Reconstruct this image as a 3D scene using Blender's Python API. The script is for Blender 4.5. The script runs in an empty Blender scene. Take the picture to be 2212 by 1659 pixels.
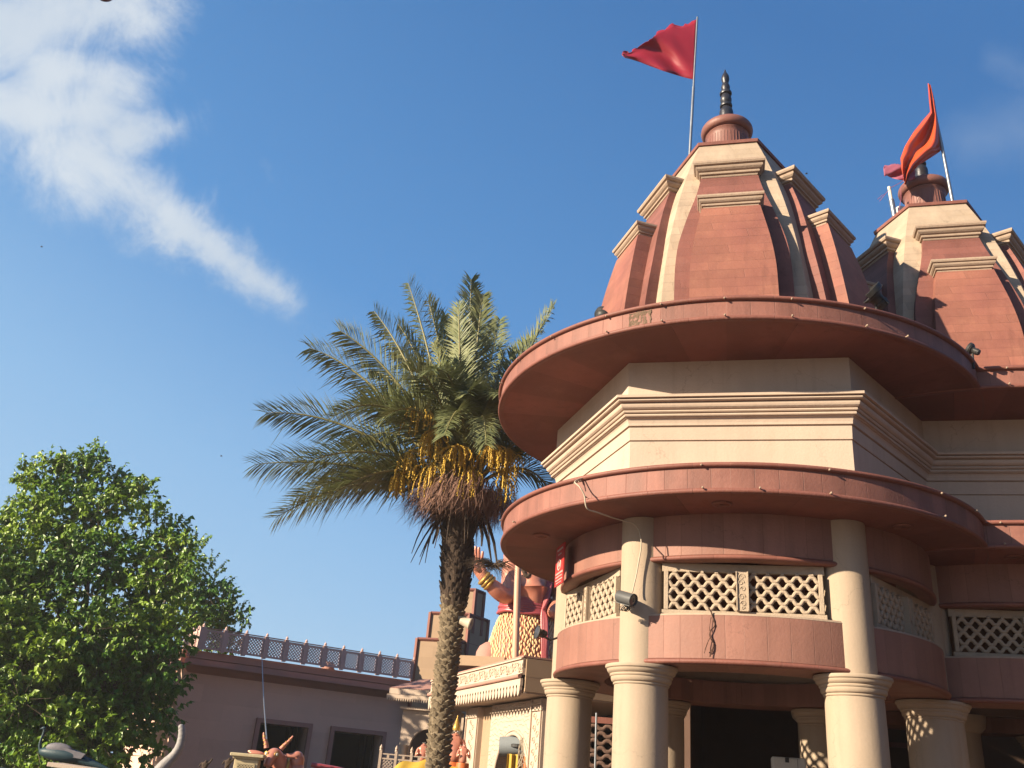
import bpy, math, random
import numpy as np
from mathutils import Vector, Matrix
random.seed(7); rng = np.random.default_rng(7)
PI = math.pi
S = bpy.context.scene
# ------------------------------------------------------------------ camera
CAM = Vector((0.0, 0.0, 1.6)); FPX = 1927.785
_p, _r = math.radians(24.189), math.radians(4.835)
_F = Vector((0, math.cos(_p), math.sin(_p))); _U0 = Vector((0, -math.sin(_p), math.cos(_p))); _R0 = Vector((1, 0, 0))
_R = _R0 * math.cos(_r) + _U0 * math.sin(_r); _U = -_R0 * math.sin(_r) + _U0 * math.cos(_r)
cd = bpy.data.cameras.new('camera'); cam = bpy.data.objects.new('camera', cd); S.collection.objects.link(cam)
m = Matrix.Identity(4)
for i in range(3):
    m[i][0] = _R[i]; m[i][1] = _U[i]; m[i][2] = -_F[i]; m[i][3] = CAM[i]
cam.matrix_world = m
cd.sensor_fit = 'HORIZONTAL'; cd.sensor_width = 36.0; cd.lens = FPX / 2212 * 36; cd.clip_start = 0.05; cd.clip_end = 5000
S.camera = cam
# ------------------------------------------------------------------ light
SUN_AZ, SUN_EL = math.radians(-65.5), math.radians(21.0)      # azimuth counted from -Y towards +X
sdir = Vector((math.sin(SUN_AZ) * math.cos(SUN_EL), -math.cos(SUN_AZ) * math.cos(SUN_EL), math.sin(SUN_EL)))
sl = bpy.data.lights.new('sun', 'SUN'); sl.energy = 5.0; sl.angle = math.radians(0.55); sl.color = (1.0, 0.84, 0.62)
so = bpy.data.objects.new('sun', sl); S.collection.objects.link(so)
so.rotation_euler = sdir.to_track_quat('Z', 'Y').to_euler()
S.view_settings.view_transform = 'Standard'; S.view_settings.look = 'None'; S.view_settings.gamma = 1; S.view_settings.exposure = 1.5
W = bpy.data.worlds.new('World'); S.world = W; W.use_nodes = True
SKYK = 6.9
def world():
    nt = W.node_tree; nt.nodes.clear(); N = nt.nodes.new; L = nt.links.new
    out = N('ShaderNodeOutputWorld'); bg = N('ShaderNodeBackground'); bg.inputs['Strength'].default_value = 0.055
    sky = N('ShaderNodeTexSky'); sky.sky_type = 'NISHITA'; sky.sun_disc = False
    sky.sun_elevation = SUN_EL; sky.sun_rotation = math.atan2(sdir.x, sdir.y)
    sky.air_density = 1.0; sky.dust_density = 1.2; sky.ozone_density = 2.2
    tc = N('ShaderNodeTexCoord')
    def dot(v):
        d = N('ShaderNodeVectorMath'); d.operation = 'DOT_PRODUCT'; L(tc.outputs['Generated'], d.inputs[0]); d.inputs[1].default_value = v; return d.outputs['Value']
    def mt(op, a, b=None, c=None, clamp=False):
        n = N('ShaderNodeMath'); n.operation = op; n.use_clamp = clamp
        for i, x in enumerate((a, b, c)):
            if x is None: continue
            if isinstance(x, (int, float)): n.inputs[i].default_value = x
            else: L(x, n.inputs[i])
        return n.outputs[0]
    # the sky seen on a plane tangent to the celestial sphere at a fixed compass direction
    f = mt('MAXIMUM', dot(_F), 0.05); u = mt('DIVIDE', dot(_R), f); v = mt('DIVIDE', dot(_U), f)
    cx = N('ShaderNodeCombineXYZ'); L(u, cx.inputs[0]); L(v, cx.inputs[1])
    def noise(scale, det, rough, off=0.0, dist=0.0):
        n = N('ShaderNodeTexNoise'); n.inputs['Scale'].default_value = scale; n.inputs['Detail'].default_value = det; n.inputs['Roughness'].default_value = rough
        n.inputs['Distortion'].default_value = dist
        a = N('ShaderNodeVectorMath'); a.operation = 'ADD'; L(cx.outputs[0], a.inputs[0]); a.inputs[1].default_value = (off, off * 1.7, off); L(a.outputs[0], n.inputs['Vector']); return n
    w1 = noise(16, 10, 0.68); sub = N('ShaderNodeVectorMath'); sub.operation = 'SUBTRACT'; L(w1.outputs['Color'], sub.inputs[0]); sub.inputs[1].default_value = (0.5, 0.5, 0.5)
    sc = N('ShaderNodeVectorMath'); sc.operation = 'SCALE'; L(sub.outputs[0], sc.inputs[0]); sc.inputs['Scale'].default_value = 0.055
    pw = N('ShaderNodeVectorMath'); pw.operation = 'ADD'; L(cx.outputs[0], pw.inputs[0]); L(sc.outputs[0], pw.inputs[1])
    def P(x, y): return ((x - 1106) / FPX, (829.5 - y) / FPX, 0)
    def capsule(a, b, ra, soft):
        A, B = Vector(P(*a)), Vector(P(*b)); D = B - A; ll = max(D.length_squared, 1e-6)
        s1 = N('ShaderNodeVectorMath'); s1.operation = 'SUBTRACT'; L(pw.outputs[0], s1.inputs[0]); s1.inputs[1].default_value = A
        d1 = N('ShaderNodeVectorMath'); d1.operation = 'DOT_PRODUCT'; L(s1.outputs[0], d1.inputs[0]); d1.inputs[1].default_value = D / ll
        t = mt('ADD', d1.outputs['Value'], 0.0, clamp=True)
        s2 = N('ShaderNodeVectorMath'); s2.operation = 'SCALE'; s2.inputs[0].default_value = D; L(t, s2.inputs['Scale'])
        s3 = N('ShaderNodeVectorMath'); s3.operation = 'SUBTRACT'; L(s1.outputs[0], s3.inputs[0]); L(s2.outputs[0], s3.inputs[1])
        le = N('ShaderNodeVectorMath'); le.operation = 'LENGTH'; L(s3.outputs[0], le.inputs[0])
        rr, so_ = ra[0] / FPX, soft / FPX
        # radius shrinks along the segment
        r2 = mt('MULTIPLY_ADD', t, (ra[1] - ra[0]) / FPX, rr)
        return mt('DIVIDE', mt('SUBTRACT', r2, le.outputs['Value']), so_)
    caps = [capsule((-200, 80), (285, 20), (170, 115), 120), capsule((-200, 240), (190, 230), (130, 130), 120), capsule((120, 150), (280, 190), (120, 78), 90),
            capsule((260, 300), (385, 280), (80, 48), 70), capsule((150, 330), (370, 470), (135, 80), 105), capsule((370, 470), (622, 656), (80, 15), 60)]
    mx = caps[0]
    for c in caps[1:]: mx = mt('MAXIMUM', mx, c)
    n2 = noise(6.5, 14, 0.68, 3.1, 0.9)
    den = mt('MULTIPLY_ADD', n2.outputs['Fac'], 2.8, mt('SUBTRACT', mx, .82))
    sm = N('ShaderNodeMapRange'); sm.interpolation_type = 'SMOOTHERSTEP'; L(den, sm.inputs['Value']); sm.inputs['From Min'].default_value = 0.0; sm.inputs['From Max'].default_value = 1.75; sm.inputs['To Max'].default_value = 0.88
    # thin wisps on the right
    wisp = mt('MAXIMUM', mt('MAXIMUM', capsule((2100, 300), (2400, 260), (60, 90), 120), capsule((2150, 130), (2300, 180), (25, 30), 90)), capsule((565, 335), (598, 375), (4, 4), 22))
    w3 = noise(9, 6, 0.6, 7.7); ws = mt('MULTIPLY', mt('MULTIPLY', mt('ADD', wisp, 0.3, clamp=True), w3.outputs['Fac'], clamp=True), 0.28)
    fac = mt('MAXIMUM', sm.outputs[0], ws)
    n4 = noise(2.6, 6, 0.55, 11.3)
    cr = N('ShaderNodeValToRGB'); L(n4.outputs['Fac'], cr.inputs[0])
    cr.color_ramp.elements[0].position = 0.35; cr.color_ramp.elements[0].color = (3.6, 4.2, 4.9, 1)
    cr.color_ramp.elements[1].position = 0.68; cr.color_ramp.elements[1].color = (5.0, 5.35, 5.6, 1)
    gz = dot((0.35, 0, 1.0)); gr = N('ShaderNodeValToRGB'); L(gz, gr.inputs[0])
    for i_, (ps, c_) in enumerate(((0.0, (.36, .58, .82)), (.18, (.27, .50, .79)), (.42, (.108, .31, .655)), (.80, (.05, .18, .455)))):
        el = gr.color_ramp.elements[i_] if i_ < 2 else gr.color_ramp.elements.new(ps)
        el.position = ps; el.color = (*[min(x_, 1) for x_ in c_], 1)
    gs = N('ShaderNodeVectorMath'); gs.operation = 'SCALE'; L(gr.outputs[0], gs.inputs[0]); gs.inputs['Scale'].default_value = SKYK
    hs = N('ShaderNodeMix'); hs.data_type = 'RGBA'; hs.inputs[0].default_value = 0.85; L(sky.outputs[0], hs.inputs[6]); L(gs.outputs[0], hs.inputs[7])
    mix = N('ShaderNodeMix'); mix.data_type = 'RGBA'; L(fac, mix.inputs[0]); L(hs.outputs[2], mix.inputs[6]); L(cr.outputs[0], mix.inputs[7])
    L(mix.outputs[2], bg.inputs['Color']); L(bg.outputs[0], out.inputs[0])
world()
# ------------------------------------------------------------------ helpers
def at(vx, vy, Y):
    d = _F * FPX + _R * (vx - 1106) + _U * (829.5 - vy); return CAM + d * (Y / d.y)
def tag(o, label=None, cat=None, group=None, kind=None):
    if label: o['label'] = label
    if cat: o['category'] = cat
    if group: o['group'] = group
    if kind: o['kind'] = kind
    return o
def empty(name, loc=(0, 0, 0), rz=0.0):
    o = bpy.data.objects.new(name, None); S.collection.objects.link(o); o.location = loc; o.rotation_euler = (0, 0, rz); o.empty_display_size = 0.2; return o
class MB:
    def __init__(s): s.v = []; s.f = []
    def add(s, vs, fs):
        b = len(s.v); s.v += [tuple(v) for v in vs]; s.f += [tuple(b + i for i in f) for f in fs]; return s
    def box(s, c, d, rz=0.0, M=None):
        x, y, z = d[0] / 2, d[1] / 2, d[2] / 2
        R = M if M is not None else Matrix.Rotation(rz, 3, 'Z')
        vs = [Vector(c) + R @ Vector((a * x, b * y, e * z)) for e in (-1, 1) for a, b in ((-1, -1), (1, -1), (1, 1), (-1, 1))]
        return s.add(vs, [(3, 2, 1, 0), (4, 5, 6, 7), (0, 1, 5, 4), (1, 2, 6, 5), (2, 3, 7, 6), (3, 0, 4, 7)])
    def lathe(s, prof, n=48, ph=0.0, c=(0, 0), a0=0.0, a1=2 * PI, closed=False):
        full = abs(a1 - a0 - 2 * PI) < 1e-6; k = n if full else n + 1; vs = []
        for i in range(k):
            a = a0 + (a1 - a0) * i / n + ph; sa, ca = math.sin(a), -math.cos(a)
            for r, z in prof: vs.append((c[0] + r * sa, c[1] + r * ca, z))
        m = len(prof); fs = []
        for i in range(n):
            j = (i + 1) % k
            for q in range(m if closed else m - 1):
                q2 = (q + 1) % m; fs.append((i * m + q, j * m + q, j * m + q2, i * m + q2))
        return s.add(vs, fs)
    def tube(s, path, r, n=8, cap=True):
        P_ = [Vector(p) for p in path]; m = len(P_); rr = r if isinstance(r, (list, tuple)) else [r] * m
        vs = []; up = Vector((0, 0, 1)); prev = None
        for i, p in enumerate(P_):
            t = (P_[min(i + 1, m - 1)] - P_[max(i - 1, 0)]).normalized()
            if prev is None:
                a = t.cross(up)
                if a.length < 1e-3: a = t.cross(Vector((0, 1, 0)))
                a.normalize()
            else:
                a = prev - t * prev.dot(t)
                if a.length < 1e-4: a = t.cross(Vector((0, 1, 0)))
                a.normalize()
            prev = a; b = t.cross(a)
            for k in range(n):
                w = 2 * PI * k / n; vs.append(p + (a * math.cos(w) + b * math.sin(w)) * rr[i])
        fs = [(i * n + k, i * n + (k + 1) % n, (i + 1) * n + (k + 1) % n, (i + 1) * n + k) for i in range(m - 1) for k in range(n)]
        if cap: fs += [tuple(range(n))[::-1], tuple((m - 1) * n + k for k in range(n))]
        return s.add(vs, fs)
    def ball(s, c, r, nu=12, nv=8, M=None):
        r = r if isinstance(r, (list, tuple)) else (r, r, r); vs = []
        for j in range(nv + 1):
            b = -PI / 2 + PI * j / nv
            for i in range(nu):
                a = 2 * PI * i / nu; v = Vector((r[0] * math.cos(b) * math.cos(a), r[1] * math.cos(b) * math.sin(a), r[2] * math.sin(b)))
                vs.append(Vector(c) + (M @ v if M is not None else v))
        return s.add(vs, [(j * nu + i, j * nu + (i + 1) % nu, (j + 1) * nu + (i + 1) % nu, (j + 1) * nu + i) for j in range(nv) for i in range(nu)])
    def loft(s, rings, cap=True):
        n = len(rings[0]); vs = [p for r in rings for p in r]
        fs = [(i * n + k, i * n + (k + 1) % n, (i + 1) * n + (k + 1) % n, (i + 1) * n + k) for i in range(len(rings) - 1) for k in range(n)]
        if cap: fs += [tuple(range(n))[::-1], tuple((len(rings) - 1) * n + k for k in range(n))]
        return s.add(vs, fs)
    def prism(s, poly, y0, y1, M=None):
        # polygon in (x, z), extruded along y
        n = len(poly); vs = [Vector((x, y, z)) for y in (y0, y1) for x, z in poly]
        if M is not None: vs = [M @ v for v in vs]
        return s.add(vs, [tuple(range(n)), tuple(range(2 * n - 1, n - 1, -1))] + [(i, n + i, n + (i + 1) % n, (i + 1) % n) for i in range(n)])
    def build(s, name, mat, parent=None, smooth=None, bevel=0.0, loc=None, fix=True):
        me = bpy.data.meshes.new(name); me.from_pydata(s.v, [], s.f); me.materials.append(mat)
        if fix:
            import bmesh
            bm = bmesh.new(); bm.from_mesh(me); bmesh.ops.recalc_face_normals(bm, faces=bm.faces); bm.to_mesh(me); bm.free()
        o = bpy.data.objects.new(name, me); S.collection.objects.link(o)
        if smooth is not None:
            me.polygons.foreach_set('use_smooth', [True] * len(me.polygons))
            try: me.set_sharp_from_angle(angle=math.radians(smooth))
            except Exception: pass
        if bevel:
            b = o.modifiers.new('bevel', 'BEVEL'); b.width = bevel; b.segments = 2; b.limit_method = 'ANGLE'; b.angle_limit = math.radians(40)
        if parent: o.parent = parent
        if loc: o.location = loc
        return o
def copy_tree(o, parent=None, skip=()):
    c = o.copy(); S.collection.objects.link(c)
    if parent: c.parent = parent
    for ch in [x for x in S.objects if x.parent == o]:
        if ch in skip: continue
        copy_tree(ch, c, skip)
    return c
# ------------------------------------------------------------------ materials
def lin(c): return tuple(((x / 255) / 12.92 if x / 255 <= 0.04045 else ((x / 255 + 0.055) / 1.055) ** 2.4) for x in c)
def mat(name, base, rough=0.8, var=0.18, nscale=3.0, blocks=None, bump=0.15, bscale=40.0, stain=0.0, stain_col=(0.03, 0.02, 0.015), metal=0.0, spec=0.3, streak=0.0,
        joint=0.35, trans=0.0, coat=0.0, alt=None, relief=None, drip=0.0):
    """procedural surface: large tone noise, optional blocks (courses / radial slabs) with own tone and joints, stains, fine bump"""
    dk = 0.68
    base = tuple(x_ * dk for x_ in base); stain_col = tuple(x_ * dk for x_ in stain_col); alt = tuple(x_ * dk for x_ in alt) if alt else None
    M = bpy.data.materials.new(name); M.use_nodes = True; nt = M.node_tree; nt.nodes.clear(); N = nt.nodes.new; L = nt.links.new
    out = N('ShaderNodeOutputMaterial'); bs = N('ShaderNodeBsdfPrincipled'); L(bs.outputs[0], out.inputs[0])
    bs.inputs['Roughness'].default_value = rough; bs.inputs['Metallic'].default_value = metal; bs.inputs['Specular IOR Level'].default_value = spec
    if coat: bs.inputs['Coat Weight'].default_value = coat
    tc = N('ShaderNodeTexCoord'); co = tc.outputs['Object']
    def mt(op, a, b=None, c=None, clamp=False):
        n = N('ShaderNodeMath'); n.operation = op; n.use_clamp = clamp
        for i, x in enumerate((a, b, c)):
            if x is None: continue
            if isinstance(x, (int, float)): n.inputs[i].default_value = x
            else: L(x, n.inputs[i])
        return n.outputs[0]
    def noise(scale, det=5, rough_=0.6, vec=None, vscale=None):
        n = N('ShaderNodeTexNoise'); n.inputs['Scale'].default_value = scale; n.inputs['Detail'].default_value = det; n.inputs['Roughness'].default_value = rough_
        src = vec or co
        if vscale:
            mp = N('ShaderNodeMapping'); mp.inputs['Scale'].default_value = vscale; L(src, mp.inputs['Vector']); src = mp.outputs[0]
        L(src, n.inputs['Vector']); return n
    n1 = noise(nscale, 6, 0.62)
    val = mt('MULTIPLY_ADD', mt('SUBTRACT', n1.outputs['Fac'], 0.5), var * 2.4, 1.0)
    hgt = None
    if blocks:
        sx = N('ShaderNodeSeparateXYZ'); L(co, sx.inputs[0]); X, Y, Z = sx.outputs
        kind = blocks[0]
        if kind == 'courses':      # horizontal courses, height h, block length l, running round the shape by angle
            _, h, l = blocks
            row = mt('DIVIDE', Z, h); rf = mt('FLOOR', row)
            ang = mt('ADD', X, mt('MULTIPLY', Y, 0.93)); sh = mt('MULTIPLY', mt('FRACT', mt('MULTIPLY', rf, 0.37)), l)
            col = mt('DIVIDE', mt('ADD', ang, sh), l); cf = mt('FLOOR', col)
            key = mt('ADD', mt('MULTIPLY', rf, 17.3), mt('MULTIPLY', cf, 5.1))
            f1 = mt('FRACT', row); f2 = mt('FRACT', col)
            e1 = mt('MULTIPLY', mt('MINIMUM', f1, mt('SUBTRACT', 1.0, f1)), h); e2 = mt('MULTIPLY', mt('MINIMUM', f2, mt('SUBTRACT', 1.0, f2)), l)
        else:                      # radial slabs: n round the circle
            _, n_, rad = blocks
            ang = mt('ARCTAN2', X, mt('MULTIPLY', Y, -1.0)); col = mt('MULTIPLY', ang, n_ / (2 * PI)); 
            wob = noise(0.7, 2); col = mt('ADD', col, mt('MULTIPLY', mt('FLOOR', mt('MULTIPLY', col, 0.33)), 0.21)); cf = mt('FLOOR', col)
            key = mt('MULTIPLY', cf, 7.3); f2 = mt('FRACT', col)
            e2 = mt('MULTIPLY', mt('MINIMUM', f2, mt('SUBTRACT', 1.0, f2)), 2 * PI * rad / n_); e1 = None
        wn = N('ShaderNodeTexWhiteNoise'); wn.noise_dimensions = '1D'; L(key, wn.inputs['W'])
        val = mt('MULTIPLY', val, mt('MULTIPLY_ADD', mt('SUBTRACT', wn.outputs['Value'], 0.5), var * 0.95, 1.0))
        e = mt('MINIMUM', e1, e2) if e1 is not None else e2
        jn = mt('SUBTRACT', 1.0, mt('DIVIDE', e, 0.0035, clamp=True)); jm = noise(2.3, 3)
        jn = mt('MULTIPLY', jn, mt('MULTIPLY_ADD', jm.outputs['Fac'], 1.6, -0.3, clamp=True))
        val = mt('MULTIPLY', val, mt('MULTIPLY_ADD', jn, -joint, 1.0)); hgt = mt('MULTIPLY', jn, -0.6)
    if streak:
        n3 = noise(6, 5, 0.6, vscale=(1, 1, 0.07)); val = mt('MULTIPLY', val, mt('MULTIPLY_ADD', mt('SUBTRACT', n3.outputs['Fac'], 0.5), streak * 2, 1.0))
    if drip:
        n6 = noise(9, 6, 0.62, vscale=(1, 1, 0.035)); m6 = N('ShaderNodeMapRange'); L(n6.outputs['Fac'], m6.inputs[0]); m6.inputs[1].default_value = 0.54; m6.inputs[2].default_value = 0.74; m6.inputs[4].default_value = drip
        n7 = noise(1.1, 4, 0.6); m7 = N('ShaderNodeMapRange'); L(n7.outputs['Fac'], m7.inputs[0]); m7.inputs[1].default_value = 0.40; m7.inputs[2].default_value = 0.60
        val = mt('MULTIPLY', val, mt('SUBTRACT', 1.0, mt('MULTIPLY', m6.outputs[0], m7.outputs[0])))
        nd = noise(3.0, 5, 0.6); va = N('ShaderNodeVectorMath'); va.operation = 'MULTIPLY_ADD'; L(nd.outputs['Color'], va.inputs[0]); va.inputs[1].default_value = (.5, .5, .5); L(co, va.inputs[2])
        vo_ = N('ShaderNodeTexVoronoi'); vo_.feature = 'DISTANCE_TO_EDGE'; vo_.inputs['Scale'].default_value = 0.8; L(va.outputs[0], vo_.inputs['Vector'])
        ck = mt('SUBTRACT', 1.0, mt('DIVIDE', vo_.outputs['Distance'], 0.0035, clamp=True)); val = mt('MULTIPLY', val, mt('SUBTRACT', 1.0, mt('MULTIPLY', mt('MULTIPLY', ck, m7.outputs[0]), 0.32)))
    nf = noise(55, 3, 0.6); val = mt('MULTIPLY', val, mt('MULTIPLY_ADD', mt('SUBTRACT', nf.outputs['Fac'], 0.5), 0.12, 1.0))
    cc = N('ShaderNodeRGB'); cc.outputs[0].default_value = (*base, 1); col_out = cc.outputs[0]
    if alt:
        n5 = noise(nscale * 0.6, 4); mr = N('ShaderNodeMapRange'); L(n5.outputs['Fac'], mr.inputs[0]); mr.inputs[1].default_value = 0.42; mr.inputs[2].default_value = 0.62
        mxa = N('ShaderNodeMix'); mxa.data_type = 'RGBA'; L(mr.outputs[0], mxa.inputs[0]); mxa.inputs[6].default_value = (*base, 1); mxa.inputs[7].default_value = (*alt, 1); col_out = mxa.outputs[2]
    vm = N('ShaderNodeVectorMath'); vm.operation = 'SCALE'; L(col_out, vm.inputs[0]); L(val, vm.inputs['Scale']); col = vm.outputs[0]
    if stain:
        n4 = noise(nscale * 1.7, 8, 0.7); mr = N('ShaderNodeMapRange'); L(n4.outputs['Fac'], mr.inputs[0]); mr.inputs[1].default_value = 0.52; mr.inputs[2].default_value = 0.72; mr.inputs[4].default_value = stain
        mx = N('ShaderNodeMix'); mx.data_type = 'RGBA'; L(mr.outputs[0], mx.inputs[0]); L(col, mx.inputs[6]); mx.inputs[7].default_value = (*stain_col, 1); col = mx.outputs[2]
    L(col, bs.inputs['Base Color'])
    rv = mt('MULTIPLY_ADD', n1.outputs['Fac'], 0.2, rough - 0.1, clamp=True); L(rv, bs.inputs['Roughness'])
    if bump or hgt is not None or relief:
        b = N('ShaderNodeBump'); b.inputs['Strength'].default_value = 0.6; b.inputs['Distance'].default_value = 0.01
        nb = noise(bscale, 5, 0.65); h = mt('MULTIPLY', nb.outputs['Fac'], bump * 3)
        if hgt is not None: h = mt('ADD', h, hgt)
        if relief:
            vo = N('ShaderNodeTexWave'); vo.wave_type = 'RINGS'; vo.inputs['Scale'].default_value = relief; vo.inputs['Distortion'].default_value = 9; vo.inputs['Detail'].default_value = 1.0; vo.inputs['Detail Scale'].default_value = 1.6
            L(co, vo.inputs['Vector']); rl = mt('MULTIPLY', mt('SUBTRACT', vo.outputs['Fac'], 0.35, clamp=True), 6.0); h = mt('ADD', h, rl)
            b.inputs['Strength'].default_value = 1.0; b.inputs['Distance'].default_value = 0.003
        L(h, b.inputs['Height']); L(b.outputs[0], bs.inputs['Normal'])
    if trans:
        tr = N('ShaderNodeBsdfTranslucent'); L(col, tr.inputs[0]); ms = N('ShaderNodeMixShader'); ms.inputs[0].default_value = trans
        L(bs.outputs[0], ms.inputs[1]); L(tr.outputs[0], ms.inputs[2]); L(ms.outputs[0], out.inputs[0])
    return M
RED = (0.36, 0.15, 0.11); REDD = (0.30, 0.105, 0.075); CREAM = (0.57, 0.445, 0.35)
M = {
 'spire_red': mat('red_stone_courses', (0.31, 0.122, 0.084), 0.70, 0.26, 2.2, ('courses', 0.115, 0.95), alt=(0.27, 0.10, 0.075), stain=0.28, stain_col=(0.44, 0.20, 0.13), joint=0.5, streak=0.12, drip=0.3),
 'spire_side': mat('red_stone_plain', (0.22, 0.083, 0.066), 0.70, 0.28, 2.2, ('courses', 0.115, 1.3), joint=0.35, stain=0.25, stain_col=(0.34, 0.16, 0.12), streak=0.15, drip=0.3),
 'cream_courses': mat('cream_stone_courses', (0.44, 0.34, 0.25), 0.8, 0.22, 2.5, ('courses', 0.12, 0.5), stain=0.45, stain_col=(0.38, 0.28, 0.18), joint=0.4, streak=0.2, drip=0.35),
 'cream': mat('cream_sandstone', CREAM, 0.82, 0.14, 1.3, stain=0.22, stain_col=(0.48, 0.36, 0.25), bump=0.12, streak=0.10, drip=0.16),
 'moulding': mat('moulded_sandstone', (0.43, 0.32, 0.24), 0.8, 0.2, 3.0, stain=0.45, stain_col=(0.32, 0.21, 0.14), bump=0.2, drip=0.3),
 'column': mat('column_sandstone', (0.44, 0.34, 0.25), 0.8, 0.13, 1.5, stain=0.22, stain_col=(0.46, 0.35, 0.24), bump=0.1, streak=0.14, drip=0.14),
 'rim': mat('red_sandstone_slabs', (0.27, 0.115, 0.088), 0.64, 0.24, 3.0, ('radial', 78, 2.5), streak=0.42, stain=0.4, stain_col=(0.17, 0.062, 0.05), joint=0.65, drip=0.42),
 'soffit': mat('red_soffit_slabs', (0.235, 0.085, 0.065), 0.7, 0.42, 1.1, ('radial', 26, 1.8), stain=0.45, stain_col=(0.36, 0.15, 0.11), joint=0.3, drip=0.25),
 'band': mat('pink_sandstone_slabs', (0.295, 0.14, 0.105), 0.62, 0.24, 1.6, ('radial', 62, 1.9), streak=0.2, joint=0.55, stain=0.35, stain_col=(0.235, 0.10, 0.08), drip=0.32),
 'lip': mat('red_stone_lip', (0.235, 0.088, 0.066), 0.6, 0.2, 5.0, ('radial', 40, 2.5), joint=0.4, stain=0.25, stain_col=(0.34, 0.18, 0.14)),
 'lattice': mat('lattice_stone', (0.47, 0.37, 0.275), 0.85, 0.2, 6.0, bump=0.3, bscale=80, stain=0.3, stain_col=(0.28, 0.20, 0.13)),
 'collar': mat('fluted_collar', (0.246, 0.107, 0.086), 0.5, 0.12, 4.0, streak=0.15),
 'finial': mat('dark_metal_finial', (0.035, 0.035, 0.045), 0.38, 0.3, 9.0, metal=0.3, spec=0.5),
 'mortar': mat('exposed_mortar', (0.19, 0.125, 0.085), 0.95, 0.22, 9.0, bump=1.0, bscale=45),
 'steel': mat('galvanised_pipe', (0.33, 0.35, 0.38), 0.35, 0.15, 12.0, metal=0.7, spec=0.5, bump=0.02),
 'black': mat('black_housing', (0.035, 0.035, 0.036), 0.5, 0.3, 10.0, bump=0.1, stain=0.3, stain_col=(0.10, 0.09, 0.08)),
 'grey': mat('grey_housing', (0.10, 0.10, 0.10), 0.45, 0.15, 10.0, bump=0.03),
 'whitep': mat('white_plastic', (0.66, 0.64, 0.58), 0.5, 0.1, 8.0, bump=0.03, stain=0.2, stain_col=(0.3, 0.27, 0.22)),
 'cablem': mat('cable_sheath', (0.50, 0.42, 0.32), 0.6, 0.15, 8.0, bump=0.0),
 'glass': mat('dark_lens', (0.06, 0.06, 0.07), 0.15, 0.1, 8.0, bump=0.0, spec=0.6),
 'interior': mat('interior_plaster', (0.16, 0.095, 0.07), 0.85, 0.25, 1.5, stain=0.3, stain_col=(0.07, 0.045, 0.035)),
 'shade_wall_dark': mat('shade_wall_brown', (0.055, 0.035, 0.028), 0.9, 0.2, 1.5),  # dark tone of the added out-of-view wall, keeps its bounce low
 'ground': mat('courtyard_paving', (0.19, 0.125, 0.09), 0.85, 0.25, 0.8, stain=0.2),
}
# ------------------------------------------------------------------ setting
g = MB(); NG = 40
g.add([(-900, -900, 0), (900, -900, 0), (900, 1500, 0), (-900, 1500, 0)], [(0, 1, 2, 3)])
tag(g.build('ground', M['ground']), kind='structure')
# ------------------------------------------------------------------ temple tower
TX, TY, TH = 2.642, 9.645, -0.2529
ZZ = [5.70, 6.53, 6.82, 7.24, 7.78, 8.15, 8.50, 9.27]; RC = [1.565, 1.537, 1.52, 1.436, 1.278, 1.194, 1.046, .703]
_cs = None
def rcs(z):
    # smooth interpolation of the measured rib profile
    zs = np.array(ZZ); rs = np.array(RC); k = np.polyfit(zs, rs, 4); return float(np.polyval(k, z))
def apo(z): return rcs(z) * math.cos(PI / 6)
W1 = ([5.7, 6.5, 6.95, 7.3, 7.8, 8.1, 8.4, 8.6], [.625, .625, .62, .592, .475, .39, .335, .32])
W2 = ([5.7, 6.45, 6.85, 7.2, 7.75, 7.9], [.455, .455, .45, .412, .315, .29])
def loft_band(z0, z1, wt, p0, p1, n=22):
    mb = MB(); rings = []
    for i in range(n + 1):
        z = z0 + (z1 - z0) * i / n; A = apo(z) + p0 + (p1 - p0) * i / n; w = float(np.interp(z, *wt)); bk = apo(z) - 0.06
        # smooth the width
        w = float(np.mean([np.interp(z + d, *wt) for d in (-.12, -.06, 0, .06, .12)]))
        rings.append([Vector((-w, -A, z)), Vector((w, -A, z)), Vector((w, -bk, z)), Vector((-w, -bk, z))])
    # front face as its own strip so that its arrises stay crisp
    mb.loft(rings); return mb
def ucap(prof, w, A, back):
    mb = MB(); rings = []
    for d, z in prof: rings.append([Vector((-w - d, -back, z)), Vector((-w - d, -A - d, z)), Vector((w + d, -A - d, z)), Vector((w + d, -back, z))])
    mb.loft(rings); return mb
def capprof(z0, hgt, out):
    q = [(0, 0), (.20, .0), (.26, .07), (.22, .13), (.20, .16), (.42, .19), (.46, .27), (.42, .33), (.38, .36), (.56, .42), (.72, .52), (.78, .62), (.72, .68), (.70, .72), (.92, .76), (.97, .83), (1.0, .86), (1.0, 1.0)]
    return [(a * out, z0 + b * hgt) for a, b in q]
def rotated(mb, a):
    r = MB(); R = Matrix.Rotation(a, 3, 'Z'); r.v = [tuple(R @ Vector(v)) for v in mb.v]; r.f = list(mb.f); return r
tower = empty('temple_tower', (TX, TY, 0), TH)
tag(tower, 'nearest domed temple tower with round red canopies and lattice windows on cream columns', 'temple tower', 'domed temple towers')
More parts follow.
